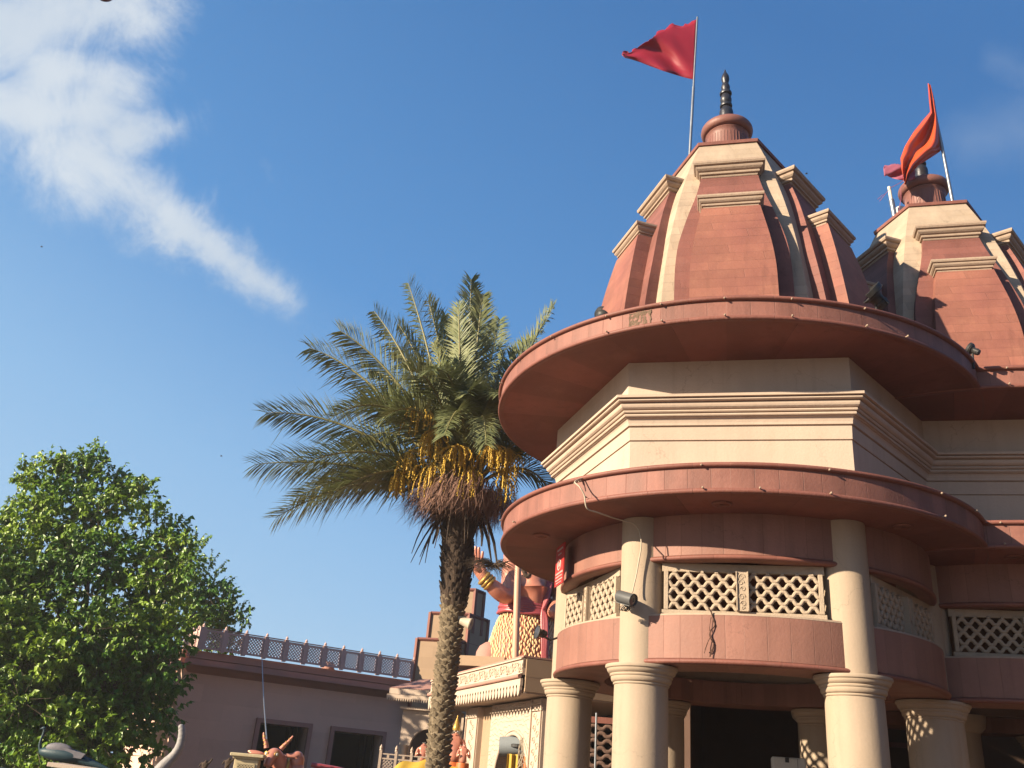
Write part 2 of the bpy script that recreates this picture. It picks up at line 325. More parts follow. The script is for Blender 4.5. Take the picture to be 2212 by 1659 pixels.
# spire core
mb = MB(); prof = [(rcs(5.70 + (9.27 - 5.70) * i / 30), 5.70 + (9.27 - 5.70) * i / 30) for i in range(31)]
mb.lathe(prof + [(0.01, 9.27)], 6, PI / 6); spire = mb.build('spire', M['cream_courses'], tower)
mb = MB(); mb.lathe([(.70, 9.262), (.735, 9.262), (.74, 9.305), (.70, 9.33), (.02, 9.335)], 6, PI / 6); mb.build('spire_rim', M['lip'], spire)
ob = loft_band(5.7, 8.46, W1, .15, .09); ib = loft_band(5.7, 7.72, W2, .31, .29)
uc = ucap(capprof(8.445, .185, .12), .30, 1.00, .80); lc = ucap(capprof(7.73, .15, .085), .285, 1.385, 1.0)
protos = {}
def inst(name, mbx, mt_, parent, a, key, **k):
    if key not in protos: protos[key] = mbx.build(name, mt_, None, **k); o = protos[key]
    else: o = protos[key].copy(); S.collection.objects.link(o)
    o.parent = parent; o.rotation_euler = (0, 0, a); return o
for k in range(6):
    a = k * PI / 3
    b1 = inst('outer_band', ob, M['spire_side'], tower, a, 'ob'); b2 = inst('inner_band', ib, M['spire_red'], tower, a, 'ib')
    inst('cornice', uc, M['moulding'], b1, 0, 'uc'); inst('cornice', lc, M['moulding'], b2, 0, 'lc')
# collar and finial
mb = MB(); n = 120; prof = [(.31, 9.33), (.285, 9.40), (.27, 9.6), (.262, 9.80), (.275, 9.84), (.29, 9.86), (.275, 9.885)]
mb.lathe(prof, 96); 
tor = [(.285 + .062 * math.cos(t), 9.955 + .075 * math.sin(t)) for t in [(-PI / 2 + 2 * PI * i / 16) for i in range(17)]]
mb.lathe(tor, 96); mb.lathe([(.29, 9.99), (.2, 10.03), (.02, 10.05)], 96)
for k in range(40):
    a = 2 * PI * k / 40; p = [((r + .001) * math.sin(a), -(r + .001) * math.cos(a), z) for r, z in ((.30, 9.35), (.27, 9.6), (.262, 9.80))]
    mb.tube(p, .0045, 5)
mb.build('collar', M['collar'], tower, smooth=50)
def bead(zc, r, h): return [(r * math.cos(t) ** .7 if abs(t) < PI / 2 - .02 else .03, zc + h / 2 * math.sin(t)) for t in [(-PI / 2 + PI * i / 8) for i in range(9)]]
prof = [(.10, 10.02)] + [(.092, 10.25), (.096, 10.30), (.088, 10.35), (.062, 10.385)] + [(.06, 10.40), (.082, 10.41), (.086, 10.43), (.082, 10.45), (.06, 10.46)] + \
       [(.055, 10.465), (.074, 10.50), (.080, 10.535), (.074, 10.575), (.06, 10.61)] + [(.058, 10.62), (.080, 10.63), (.085, 10.65), (.080, 10.67), (.052, 10.68)] + \
       [(.048, 10.69), (.058, 10.725), (.062, 10.76), (.054, 10.80), (.038, 10.835)] + [(.045, 10.86), (.055, 10.90), (.055, 10.94), (.044, 10.985), (.028, 11.02), (.013, 11.05), (.010, 11.085), (.001, 11.09)]
MB().lathe(prof, 32).build('finial', M['finial'], tower, smooth=40)
# canopies
def canopy(name, zb, zt, R, rin, slope):
    mb = MB(); mb.lathe([(R - .012, zb + .014), (R - .012, zt - .012)], 180)
    rim = mb.build(name, M['rim'], tower, smooth=30)
    mb = MB(); mb.lathe([(rin, zb + .006), (R - .05, zb + .006)], 120); mb.build('soffit', M['soffit'], rim, smooth=30)
    lp = [(R - .014 + .026 * math.cos(t), zb + .022 + .024 * math.sin(t)) for t in [(-PI * .75 + PI * 1.5 * i / 8) for i in range(9)]]
    MB().lathe([(R - .055, zb + .004)] + lp + [(R - .02, zb + .045)], 180).build('lower_lip', M['lip'], rim, smooth=50)
    lp = [(R - .01 + .034 * math.cos(t), zt - .006 + .024 * math.sin(t)) for t in [(-PI * .6 + PI * 1.2 * i / 8) for i in range(9)]]
    MB().lathe([(R - .02, zt - .03)] + lp + [(R - .06, zt + .016)], 180).build('upper_lip', M['lip'], rim, smooth=50)
    MB().lathe([(R - .05, zt + .013), (R - .5, zt + .06), (slope, zt + .11)], 120).build('roof_slab', M['rim'], rim, smooth=30)
    return rim
can1 = canopy('lower_canopy', 4.007, 4.266, 2.53, .3, 1.9)
can2 = canopy('upper_canopy', 5.593, 5.82, 2.685, 1.6, 1.2)
peg = MB(); peg.tube([(0, 0, 0), (0, -.026, .0)], .006, 6); peg.ball((0, -.028, 0), .010, 8, 6)
def pegs(lst, R, par):
    for a, z in lst:
        a = math.radians(a + 1.7); o = inst('fixing_peg', peg, M['moulding'], par, a, 'peg'); o.location = (R * math.sin(a), -R * math.cos(a), z)
pegs([(-26.2, 5.795), (-14.3, 5.80), (-2, 5.80), (10.6, 5.80), (25.2, 5.80), (-14.1, 5.625), (-2, 5.625), (10.5, 5.625), (25.3, 5.625), (34.7, 5.625), (-41.4, 5.79), (-55.6, 5.79), (-70, 5.79), (-26, 5.625)], 2.69, can2)
pegs([(-7.1, 4.25), (17, 4.25), (-6.9, 4.045), (3.7, 4.045), (17, 4.045), (43.6, 4.25), (43.9, 4.045), (58.3, 4.25), (-58.5, 4.045), (-32, 4.06), (-75, 4.25)], 2.535, can1)
# broken patch in the upper rim
mb = MB(); a0, a1 = math.radians(-19.6), math.radians(-14.9); nn, mm = 14, 7; vs = []
for i in range(nn + 1):
    for j in range(mm + 1):
        a = a0 + (a1 - a0) * i / nn; e = min(i, nn - i, j, mm - j); r = 2.676 + (.004 if e == 0 else random.uniform(-.010, .008)); z = 5.615 + .165 * j / mm
        if e == 0: z += random.uniform(-.008, .008); a += random.uniform(-.002, .002)
        vs.append((r * math.sin(a), -r * math.cos(a), z))
mb.add(vs, [(i * (mm + 1) + j, (i + 1) * (mm + 1) + j, (i + 1) * (mm + 1) + j + 1, i * (mm + 1) + j + 1) for i in range(nn) for j in range(mm)])
patch = mb.build('exposed_mortar_patch', M['mortar'], can2, smooth=180); tag(patch, 'rough brown mortar where a red slab of the rim has fallen off')
can1.location = can2.location = (-.085, 0, 0)
# lower canopy soffit lamps
for ang, r in ((-2, 2.2), (-62, 2.18), (44, 2.18)):
    a = math.radians(ang); o = MB().lathe([(.02, -.004), (.055, -.004), (.065, -.012), (.085, -.010), (.09, .002), (.05, .004)], 24).build('recessed_lamp', M['lip'], can1)
    o.location = (r * math.sin(a), -r * math.cos(a), 4.007)
# hexagonal storey
bp = [(2.055, 4.25), (2.055, 4.762), (2.043, 4.764), (2.043, 4.772), (2.063, 4.775), (2.070, 4.905), (2.056, 4.907), (2.056, 4.916), (2.086, 4.920), (2.089, 4.945), (2.097, 4.968), (2.108, 4.985),
      (2.128, 4.990), (2.128, 4.996), (2.148, 4.998), (2.155, 5.008), (2.150, 5.020), (2.138, 5.023), (2.138, 5.028), (2.165, 5.030), (2.175, 5.040), (2.170, 5.052), (2.160, 5.056), (2.185, 5.062), (2.203, 5.074), (2.212, 5.09),
      (2.216, 5.108), (2.200, 5.113), (2.200, 5.120), (2.245, 5.122), (2.258, 5.130), (2.257, 5.142), (2.236, 5.146), (2.236, 5.151), (2.284, 5.154), (2.287, 5.180), (2.270, 5.185), (2.135, 5.200), (2.105, 5.215), (2.105, 5.60)]
MB().lathe(bp, 6, PI / 6).build('hexagonal_storey', M['cream'], tower)
# ring bands
def ring(name, R, rin, z0, z1, solid):
    mb = MB(); mb.lathe([(R, z0 + .05), (R, z1)], 144)
    o = mb.build(name, M['band'], tower, smooth=30)
    bead_ = [(R - .005 + .032 * math.cos(t), z0 + .024 + .024 * math.sin(t)) for t in [(-PI * .5 + PI * i / 8) for i in range(9)]]
    MB().lathe([(R - .03, z0)] + bead_ + [(R - .004, z0 + .05)], 144).build('bead_moulding', M['lip'], o, smooth=50)
    MB().lathe([(R - .025, z0 + .004), (rin, z0 + .004), (rin, (z1 + .01) if not solid else z0 + .25)], 144).build('inner_face', M['band'], o, smooth=30)
    if solid: MB().lathe([(R + .002, z1), (R - .006, z1 + .018), (1.5, z1 + .02), (1.5, z0 + .25), (rin, z0 + .25)], 144).build('sill', M['moulding'], o, smooth=30)
    return o
ring('fascia', 1.905, 1.77, 3.585, 4.012, False)
ring('parapet', 1.935, 1.42, 2.675, 3.092, True)
# columns
cap_prof = [(.232, -.02), (.236, .8), (.243, 1.5), (.243, 2.30), (.240, 2.500), (.252, 2.503), (.256, 2.512), (.250, 2.521), (.262, 2.524), (.276, 2.535), (.283, 2.556), (.282, 2.568), (.292, 2.572), (.298, 2.583), (.293, 2.592),
            (.300, 2.596), (.318, 2.604), (.330, 2.620), (.332, 2.632), (.348, 2.640), (.355, 2.655), (.350, 2.668), (.2, 2.672)]
cap_prof = [(r if r < .2436 else .24 + (r - .24) * .74, z) for r, z in cap_prof]
RCOL = 1.80
NOCOL2 = []
for k in range(6):
    a = PI / 6 + k * PI / 3; c = (RCOL * math.sin(a), -RCOL * math.cos(a))
    i0 = 3
    col = MB().lathe([(.232, -.02), (.236, .8), (.242, 1.5), (.243, 2.2), (.240, 2.500)], 56).build('column', M['column'], tower, smooth=40)
    col.location = (c[0], c[1], 0)
    MB().lathe(cap_prof[4:], 56).build('capital', M['column'], col, smooth=35)
    MB().lathe([(.30, 0), (.30, .18), (.27, .22), (.28, .27), (.236, .32)], 40).build('column_base', M['column'], col, smooth=35)
    MB().lathe([(.206, 2.66), (.204, 4.01)], 56).build('upper_shaft', M['column'], col, smooth=40)
    if k in (4, 3): NOCOL2.append(col)
# lattice windows
def lattice_mb(w, h, lam=.125, sp=.066, t=.0165, dep=.022):
    mb = MB(); nrow = int(h / sp) + 2; ns = 14
    A = .0215
    for r in range(nrow + 1):
        zc = -h / 2 + (r - .5) * sp; sg = 1 if r % 2 else -1; ns_ = int(w / lam * ns); ring_ = []
        pts = []
        for i in range(ns_ + 1):
            x = -w / 2 + w * i / ns_; z = zc + sg * A * math.tanh(1.5 * math.cos(2 * PI * x / lam)) / .9052
            sl = -sg * A / .9052 * 1.5 / math.cosh(1.5 * math.cos(2 * PI * x / lam)) ** 2 * 2 * PI / lam * math.sin(2 * PI * x / lam); nx, nz = -sl, 1.0; l = math.hypot(nx, nz); pts.append((x, z, nx / l, nz / l))
        run = []
        def flush(run):
            if len(run) < 2: return
            rings = []
            for x, z, nx, nz in run:
                rings.append([Vector((x - nx * t, -dep / 2, z - nz * t)), Vector((x - nx * t * .35, -dep / 2 - .009, z - nz * t * .35)), Vector((x + nx * t * .35, -dep / 2 - .009, z + nz * t * .35)), Vector((x + nx * t, -dep / 2, z + nz * t)), Vector((x + nx * t, dep / 2, z + nz * t)), Vector((x - nx * t, dep / 2, z - nz * t))])
            mb.loft(rings)
        for p in pts:
            if abs(p[1]) <= h / 2 + .004: run.append(p)
            else: flush(run); run = []
        flush(run)
    return mb
LW, LH = .60, .345
lat = lattice_mb(LW, LH)
def scroll(mb, cx, cz, s, y, flip=1, turns=1.4, r=.006):
    p = []
    for i in range(22):
        t = i / 21; a = t * turns * 2 * PI; rr = s * (1 - t * .8); p.append((cx + flip * (rr * math.cos(a) - s * .2), y, cz + rr * math.sin(a)))
    mb.tube(p, [r * (1 - .5 * i / 21) for i in range(22)], 6)
A0 = 1.72
for k in range(6):
    a = k * PI / 3
    if k == 2: continue                      # the bay shared with the next tower stays open
    wf = MB()
    if k != 3:
        pass
    wf.box((0, -A0 + .03, 3.549), (1.42, .05, .077)); wf.box((0, -A0 + .01, 3.127), (1.42, .06, .066))
    for sx in (-.672, .672): wf.box((sx, -A0, 3.335), (.04, .05, .349))
    fr = inst('window_frame', wf, M['lattice'], tower, a, 'wf', bevel=.004)
    for sx in (-.350, .350):
        p = inst('lattice_panel', lat, M['lattice'], fr, 0, 'lat'); p.location = (sx, -A0, 3.335)
    pl = MB(); pl.box((-.0, -A0 - .012, 3.337), (.105, .085, .352)); pl.box((-.049, -A0 - .06, 3.337), (.010, .02, .345)); pl.box((.049, -A0 - .06, 3.337), (.010, .02, .345))
    for q, (dx, dz, s, f) in enumerate(((.0, .125, .030, 1), (-.005, .075, .026, 1), (.0, .02, .024, -1), (.0, -.05, .030, 1), (.0, -.11, .026, -1), (.004, -.15, .016, 1))): scroll(pl, dx, 3.337 + dz, s, -A0 - .056, f)
    inst('carved_pilaster', pl, M['lattice'], fr, 0, 'pl')
# second tower: same again, one bay further along the hall
t2 = copy_tree(tower, None, tuple(NOCOL2) + (patch,))
t2.location = (TX + 3.10, TY + .866, -.006); t2.rotation_euler = (0, 0, -.268)
t2['label'] = 'farther temple tower at the right edge, partly shaded by the nearer dome'
# hall behind the towers
hall = empty('temple_hall', (TX, TY, 0), TH); tag(hall, 'dark brown temple hall behind the column ring, seen through the openings', 'hall')
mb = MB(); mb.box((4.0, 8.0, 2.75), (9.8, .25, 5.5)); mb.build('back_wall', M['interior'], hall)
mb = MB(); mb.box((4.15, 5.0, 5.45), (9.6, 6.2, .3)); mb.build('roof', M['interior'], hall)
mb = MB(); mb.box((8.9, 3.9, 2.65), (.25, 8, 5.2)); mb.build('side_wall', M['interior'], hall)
mb = MB(); mb.box((-.72, 5.1, 2.65), (.2, 5.5, 5.2)); mb.build('side_wall', M['interior'], hall)  # left wall added to keep the sun off the hall interior
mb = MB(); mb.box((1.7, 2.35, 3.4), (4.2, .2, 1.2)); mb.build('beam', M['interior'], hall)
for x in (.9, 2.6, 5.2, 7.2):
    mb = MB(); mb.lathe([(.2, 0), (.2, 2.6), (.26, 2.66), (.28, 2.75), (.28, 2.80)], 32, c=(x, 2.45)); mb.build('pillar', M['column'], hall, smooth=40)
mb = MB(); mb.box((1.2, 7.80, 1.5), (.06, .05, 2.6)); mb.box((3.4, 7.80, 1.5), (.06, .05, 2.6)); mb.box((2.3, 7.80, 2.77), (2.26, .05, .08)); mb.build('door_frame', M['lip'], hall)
mb = MB(); mb.box((6.3, -2.6, 2.9), (.3, 7.6, 5.8)); mb.build('unseen_shade_wall', M['shade_wall_dark'], hall)  # unseen wall added at right to deepen shade on the bays
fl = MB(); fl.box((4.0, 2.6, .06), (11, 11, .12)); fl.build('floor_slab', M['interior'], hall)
# ------------------------------------------------------------------ more materials
M.update({
 'flagred': mat('red_satin', (0.46, 0.03, 0.06), 0.45, 0.12, 2.0, bump=0.0, trans=0.35, spec=0.4),
 'flagor': mat('orange_satin', (0.85, 0.13, 0.045), 0.22, 0.15, 2.0, bump=0.0, trans=0.3, spec=0.8),
 'flagpink': mat('faded_pink_cloth', (0.62, 0.20, 0.30), 0.7, 0.15, 3.0, bump=0.0, trans=0.45),
 'signred': mat('sign_red', (0.45, 0.035, 0.03), 0.5, 0.08, 5.0, bump=0.0), 'signw': mat('sign_white', (0.70, 0.66, 0.60), 0.5, 0.05, 5.0, bump=0.0),
 'root': mat('dry_root', (0.09, 0.045, 0.03), 0.9, 0.3, 20.0),
 'frond': mat('palm_leaflets', (0.175, 0.205, 0.085), 0.5, 0.35, 2.0, bump=0.0, trans=0.18, spec=0.25, alt=(0.28, 0.29, 0.13)),
 'rachis': mat('palm_rachis', (0.27, 0.24, 0.10), 0.5, 0.2, 3.0, bump=0.0),
 'deadfib': mat('dead_palm_fibre', (0.27, 0.15, 0.11), 0.85, 0.4, 2.5, bump=0.0, trans=0.1),
 'dates': mat('yellow_dates', (0.66, 0.43, 0.07), 0.5, 0.35, 6.0, bump=0.0), 'stalk': mat('date_stalks', (0.55, 0.36, 0.08), 0.6, 0.2, 6.0, bump=0.0),
 'trunk': mat('palm_trunk', (0.24, 0.185, 0.12), 0.9, 0.35, 7.0, bump=0.8, bscale=30, stain=0.5, stain_col=(0.05, 0.04, 0.03)),
 'trunkdark': mat('palm_boots_dark', (0.075, 0.05, 0.035), 0.95, 0.4, 9.0, bump=0.8, bscale=30),
 'leaf': mat('peepal_leaves', (0.085, 0.215, 0.016), 0.42, 0.5, 0.9, bump=0.0, trans=0.22, spec=0.45, alt=(0.29, 0.43, 0.03)),
 'bark': mat('grey_bark', (0.10, 0.075, 0.05), 0.9, 0.3, 5.0, bump=0.6),
 'pinkwall': mat('pale_pink_plaster', (0.86, 0.56, 0.42), 0.85, 0.10, 0.8, ('courses', 0.42, 1.6), joint=0.12, stain=0.1, stain_col=(0.25, 0.14, 0.1)),  # wall's own even pink, with course joints
 'pinktrim': mat('dusky_pink_trim', (0.46, 0.245, 0.195), 0.8, 0.12, 2.0), 'pinkjali': mat('pink_balustrade', (0.68, 0.47, 0.42), 0.8, 0.12, 2.0),
 'dark': mat('void_shade', (0.010, 0.008, 0.007), 0.95, 0.3, 2.0, spec=0.0), 'wood_and_shade': mat('dark_wood_and_shade', (0.035, 0.018, 0.011), 0.9, 0.3, 5.0),  # near-black paints unlit hollows; the wood also darkens the pavilion's back wall
 'shrine': mat('pale_carved_stone', (0.60, 0.47, 0.37), 0.8, 0.10, 3.0, stain=0.15, stain_col=(0.42, 0.30, 0.22), bump=0.2),
 'carved': mat('carved_relief_stone', (0.60, 0.47, 0.37), 0.8, 0.10, 3.0, relief=3.4, stain=0.1, stain_col=(0.42, 0.30, 0.22)),
 'copper': mat('copper_paint', (0.68, 0.27, 0.18), 0.32, 0.12, 3.0, bump=0.04, metal=0.25, spec=0.6), 'sash': mat('crimson_sash', (0.42, 0.075, 0.08), 0.35, 0.12, 3.0, bump=0.05, spec=0.6),
 'gold': mat('gold_paint', (0.62, 0.38, 0.09), 0.35, 0.2, 6.0, metal=0.5), 'skirt': mat('skin_skirt_base', (0.42, 0.15, 0.09), 0.5, 0.2, 4.0, bump=0.2), 'spots': mat('skirt_tufts', (0.85, 0.58, 0.30), 0.5, 0.2, 5.0, bump=0.1),
 'tan': mat('tan_plaster', (0.42, 0.29, 0.19), 0.85, 0.12, 1.5, ('courses', 0.3, 1.4), joint=0.15), 'yellow': mat('yellow_cloth', (0.66, 0.42, 0.06), 0.7, 0.15, 3.0, trans=0.15),
 'eleph': mat('grey_elephant_paint', (0.33, 0.31, 0.30), 0.6, 0.25, 6.0, bump=0.5, bscale=25, stain=0.3, stain_col=(0.2, 0.17, 0.14)), 'bluebird': mat('dark_teal_paint', (0.025, 0.06, 0.075), 0.5, 0.2, 8.0), 'wingb': mat('grey_wing_paint', (0.16, 0.15, 0.17), 0.6, 0.2, 8.0),
 'creamp': mat('cream_painted_stone', (0.66, 0.54, 0.33), 0.7, 0.08, 4.0), 'globe': mat('dark_red_globe', (0.16, 0.015, 0.015), 0.3, 0.1, 4.0, spec=0.5), 'duct': mat('pale_duct', (0.26, 0.29, 0.31), 0.5, 0.1, 5.0),
 'staffm': mat('pale_copper_paint', (0.66, 0.38, 0.26), 0.4, 0.1, 3.0, bump=0.02),
 'robe': mat('orange_robe', (0.62, 0.16, 0.04), 0.5, 0.1, 4.0),
})
def zat(vx, vy, z):
    d = _F * FPX + _R * (vx - 1106) + _U * (829.5 - vy); return CAM + d * ((z - CAM.z) / d.z)
def rel(pts, o): return [Vector(p) - Vector(o) for p in pts]
# ------------------------------------------------------------------ flags
def interp_poly(pts, n):
    P_ = [Vector((x, y, 0)) for x, y in pts]; L_ = [0]
    for a, b in zip(P_, P_[1:]): L_.append(L_[-1] + (b - a).length)
    out = []
    for i in range(n + 1):
        s = L_[-1] * i / n; k = max(j for j in range(len(L_)) if L_[j] <= s + 1e-9); k = min(k, len(P_) - 2)
        out.append(P_[k].lerp(P_[k + 1], (s - L_[k]) / max(L_[k + 1] - L_[k], 1e-9)))
    return out
def cloth(name, e1, e2, Y, m_, parent, org, amp=.06, n=34, k=14, ph=0., rag=0., fold=2.2, along=0.5):
    a, b = interp_poly(e1, n), interp_poly(e2, n); vs = []
    for i in range(n + 1):
        for j in range(k + 1):
            t = j / k; q = a[i].lerp(b[i], t); u = i / n
            if rag and j == 0 and 1 < i < n: q = q + Vector((random.uniform(-rag, rag), random.uniform(-rag, rag) * 1.3, 0))
            dy = amp * (math.sin(fold * 2 * PI * (u * (1 - along) + t * along) + ph) + .45 * math.sin(5.1 * u * PI + 3.3 * t * PI + ph * 2) + .25 * math.sin(11 * u + 13 * t)) * min(1, (u * 3 + .12))
            vs.append(at(q.x, q.y, Y + dy) - Vector(org))
    mb = MB(); mb.add(vs, [(i * (k + 1) + j, (i + 1) * (k + 1) + j, (i + 1) * (k + 1) + j + 1, i * (k + 1) + j + 1) for i in range(n) for j in range(k)])
    o = mb.build(name, m_, parent, smooth=180, fix=False); s = o.modifiers.new('s', 'SOLIDIFY'); s.thickness = .003; return o
b = at(1489, 352, 10.35); fp = empty('flag_pole', b); tag(fp, 'tall thin steel pole flying a ragged crimson triangular flag behind the nearest dome', 'flag pole', 'flag poles')
top = at(1506.5, 37, 10.35); bb = b + (b - top).normalized() * .25
mb = MB(); mb.tube(rel([bb, b.lerp(top, .5)], b), .021, 10); mb.tube(rel([b.lerp(top, .5), top], b), .015, 10); mb.build('pole', M['steel'], fp, smooth=60)
cloth('flag', [(1505, 41), (1488, 50), (1470, 55), (1452, 52), (1438, 60), (1420, 70), (1404, 85), (1390, 93), (1372, 105), (1360, 114), (1352, 108), (1345, 112)],
      [(1500, 172), (1478, 167), (1455, 160), (1430, 152), (1405, 143), (1385, 135), (1362, 128), (1350, 125), (1343, 118)], 10.35, M['flagred'], fp, b, amp=.045, rag=2.0, ph=.6)
b = at(2060, 448, 10.15); fp = empty('flag_pole', b); tag(fp, 'leaning steel pole with a satin orange flag hanging over the farther dome', 'flag pole', 'flag poles')
mb = MB(); tp = at(2034, 312, 10.15); mb.tube(rel([b, tp, at(2020, 245, 10.15), at(2006, 183, 10.15)], b), [.024, .022, .016, .010], 10); mb.build('pole', M['steel'], fp, smooth=60)
cF = crop = lambda x0, y0, s: (lambda p: [((x0 + x / s) * .6777, (y0 + y / s) * .6777) for x, y in p])
Cf = crop(2740, 200, 3.3175)
cloth('flag', Cf([(722, 215), (733, 400), (745, 520), (665, 610), (570, 730), (480, 880), (430, 1010), (442, 1130), (462, 1215), (478, 1285)]),
      Cf([(752, 238), (795, 400), (820, 560), (850, 740), (878, 860), (862, 930), (740, 1010), (620, 1085), (535, 1180), (486, 1290)]), 10.12, M['flagor'], fp, b, amp=.055, fold=2.4, ph=1.0, along=.75, n=50, k=24)
o = cloth('torn_streamer', Cf([(250, 1110), (262, 1090), (320, 1080), (380, 1068), (450, 1075), (520, 1120), (590, 1140)]), Cf([(262, 1205), (280, 1190), (330, 1215), (380, 1230), (460, 1245), (530, 1250), (585, 1228)]), 10.2, M['flagpink'], fp, b, amp=.03, n=24, k=8, rag=1.0)
tag(o, 'faded pink cloth torn at its end')
mb = MB()
for pts in ([(460, 1250), (400, 1285), (330, 1320), (270, 1390), (210, 1465)], [(270, 1390), (240, 1400), (190, 1445)], [(470, 1290), (436, 1330), (438, 1440), (410, 1590)]): mb.tube(rel([at(x, y, 10.18) for x, y in Cf(pts)], b), .0035, 5)
mb.build('loose_threads', M['flagpink'], fp)
b = at(1935, 480, 10.35); o = empty('pipe_stub', b); tag(o, 'short grey pipe with a white upper end standing beside the farther dome', 'pipe')
MB().tube(rel([b, at(1925.5, 432, 10.35)], b), .036, 14).build('lower_pipe', M['steel'], o, smooth=50); MB().tube(rel([at(1925.5, 434, 10.35), at(1920.5, 404, 10.35)], b), .024, 14).build('upper_pipe', M['whitep'], o, smooth=50)
mb = MB(); c0 = at(1945, 460, 10.5); mb.ball((0, 0, 0), (.09, .09, .11)); o = mb.build('white_bundle', M['whitep'], loc=c0, smooth=60); tag(o, 'small white wrapped bundle at the foot of the pipe stub', 'bundle')
# ------------------------------------------------------------------ lamps and camera on the tower
def floodlight(name, c, aim, s, label, group=None, hood=True, stand=None):
    e = empty(name, c); tag(e, label, 'floodlight', group); q = Vector(aim).to_track_quat('Z', 'Y').to_matrix()
    def tr(mb): mb.v = [tuple(q @ (Vector(v) * s)) for v in mb.v]; return mb
    tr(MB().lathe([(.01, -.62), (.22, -.60), (.25, -.55), (.25, -.42), (.28, -.40), (.28, -.34), (.25, -.32), (.26, -.15), (.36, -.02), (.44, .02), (.46, .10), (.42, .12)], 28)).build('housing', M['black'], e, smooth=35)
    tr(MB().lathe([(.41, .085), (.01, .11)], 28)).build('lens', M['glass'], e, smooth=60)
    if hood: tr(MB().lathe([(.44, .06), (.50, .10), (.53, .30), (.51, .31), (.47, .12)], 28, a0=.4, a1=PI + .6)).build('hood', M['black'], e, smooth=40)
    br = MB()
    for sx in (-.29, .29): br.box((sx, -.02, -.35), (.03, .10, .40))
    br.box((0, -.02, -.56), (.61, .10, .03)); tr(br).build('bracket', M['black'], e)
    if stand: MB().tube([(0, 0, -.1 * s), Vector(stand) - Vector(c)], .012, 8).build('stand', M['black'], e)
    return e
c = zat(1888, 640, 6.07); floodlight('floodlight', c, (-.75, -.15, .62), .235, 'large black floodlight on the upper canopy, right of the nearest dome', 'black floodlights on the canopies', stand=c + Vector((.05, .05, -.25)))
c = zat(1300, 686, 5.99); floodlight('floodlight', c, (.45, .35, .75), .19, 'small black floodlight at the left end of the upper canopy', 'black floodlights on the canopies', stand=c + Vector((0, .02, -.2)))
c = zat(2100, 756, 5.93); floodlight('floodlight', c, (-.6, .5, .6), .125, 'small floodlight on the upper canopy in front of the farther dome', 'black floodlights on the canopies', stand=c + Vector((0, .02, -.2)))
c = at(1162, 1366, 9.75); floodlight('wall_floodlight', c, (-.9, -.35, .12), .16, 'black floodlight held out from the leftmost tower column, before the giant statue', hood=False)
mb = MB(); mb.tube(rel([c, c + Vector((.14, .08, -.06)), c + Vector((.24, .22, .0))], c), .012, 8); x = mb.build('arm', M['black'], bpy.data.objects['wall_floodlight'])
c = at(1352, 1292, 8.06); e = empty('security_camera', c); tag(e, 'grey cylindrical security camera on the front left column, below a white cable', 'security camera')
ax = (at(1366, 1297, 8.02) - at(1338, 1289, 8.13)).normalized(); q = ax.to_track_quat('Z', 'Y').to_matrix()
def trq(mb, s=1): mb.v = [tuple(q @ (Vector(v) * s)) for v in mb.v]; return mb
trq(MB().lathe([(.005, -.10), (.042, -.098), (.052, -.088), (.055, -.07), (.055, .075), (.058, .078), (.058, .092), (.050, .094), (.046, .082)], 30)).build('body', M['grey'], e, smooth=35)
trq(MB().lathe([(.046, .083), (.018, .085), (.017, .080), (.002, .082)], 24)).build('lens', M['glass'], e, smooth=35)
mb = MB(); mb.box((0, -.058, -.005), (.075, .006, .19)); trq(mb); mb.build('sun_shield', M['grey'], e)
mb = MB(); mb.tube([(0, 0, -.03), (.02, .03, -.075), (.05, .10, -.075)], .011, 8)
for k in range(9):
    p = []; x0, z0 = random.uniform(-.06, .03), -.055
    for i in range(14): a = 2 * PI * i / 13; p.append((x0 + .028 * math.sin(a + k) + random.uniform(-.004, .004), random.uniform(-.03, .03), z0 - .028 + .03 * math.cos(a + k * .7)))
    mb.tube(p, .003, 5)
mb.build('bracket_and_wires', M['black'], e, smooth=60)
def smooth_path(pts, n=6):
    P_ = [Vector(p) for p in pts]; out = []
    for i in range(len(P_) - 1):
        p0, p1, p2, p3 = P_[max(i - 1, 0)], P_[i], P_[i + 1], P_[min(i + 2, len(P_) - 1)]
        for k in range(n):
            t = k / n; out.append(.5 * ((2 * p1) + (-p0 + p2) * t + (2 * p0 - 5 * p1 + 4 * p2 - p3) * t * t + (-p0 + 3 * p1 - 3 * p2 + p3) * t ** 3))
    return out + [P_[-1]]
Cc = crop(1700, 1600, 3.3183)
pts = [at(x, y, Y) for x, y, Y in ((1288, 1026, 8.1), (1265, 1031, 7.95), (1242, 1040, 7.78), (1252, 1052, 7.70), (1262, 1070, 7.70), (1268, 1098, 7.71))] + \
      [at(*Cc([q])[0], Y) for q, Y in (((690, 115), 7.8), ((820, 160), 7.95), ((960, 200), 8.05), ((1050, 222), 8.08), ((1110, 290), 8.11), ((1140, 400), 8.12), ((1138, 500), 8.12), ((1118, 610), 8.12), ((1092, 760), 8.12), ((1060, 900), 8.11), ((1048, 955), 8.10))]
o = MB().tube(smooth_path(rel(pts, pts[0])), .0065, 7).build('cable', M['cablem'], loc=pts[0], smooth=80); tag(o, 'pale cable drooping from the lower canopy rim down to the security camera', 'cable')
pts = [at(1240, 1044, 7.85), at(1262, 1030, 7.95), at(1290, 1026, 8.1), at(1270, 1036, 8.0), at(1250, 1040, 7.9)]
mb = MB().tube(smooth_path(rel(pts, pts[0])), .006, 7); o = mb.build('cable_loop', M['cablem'], loc=pts[0]); tag(o, 'loose loop of pale cable lying on the lower canopy edge', 'cable')
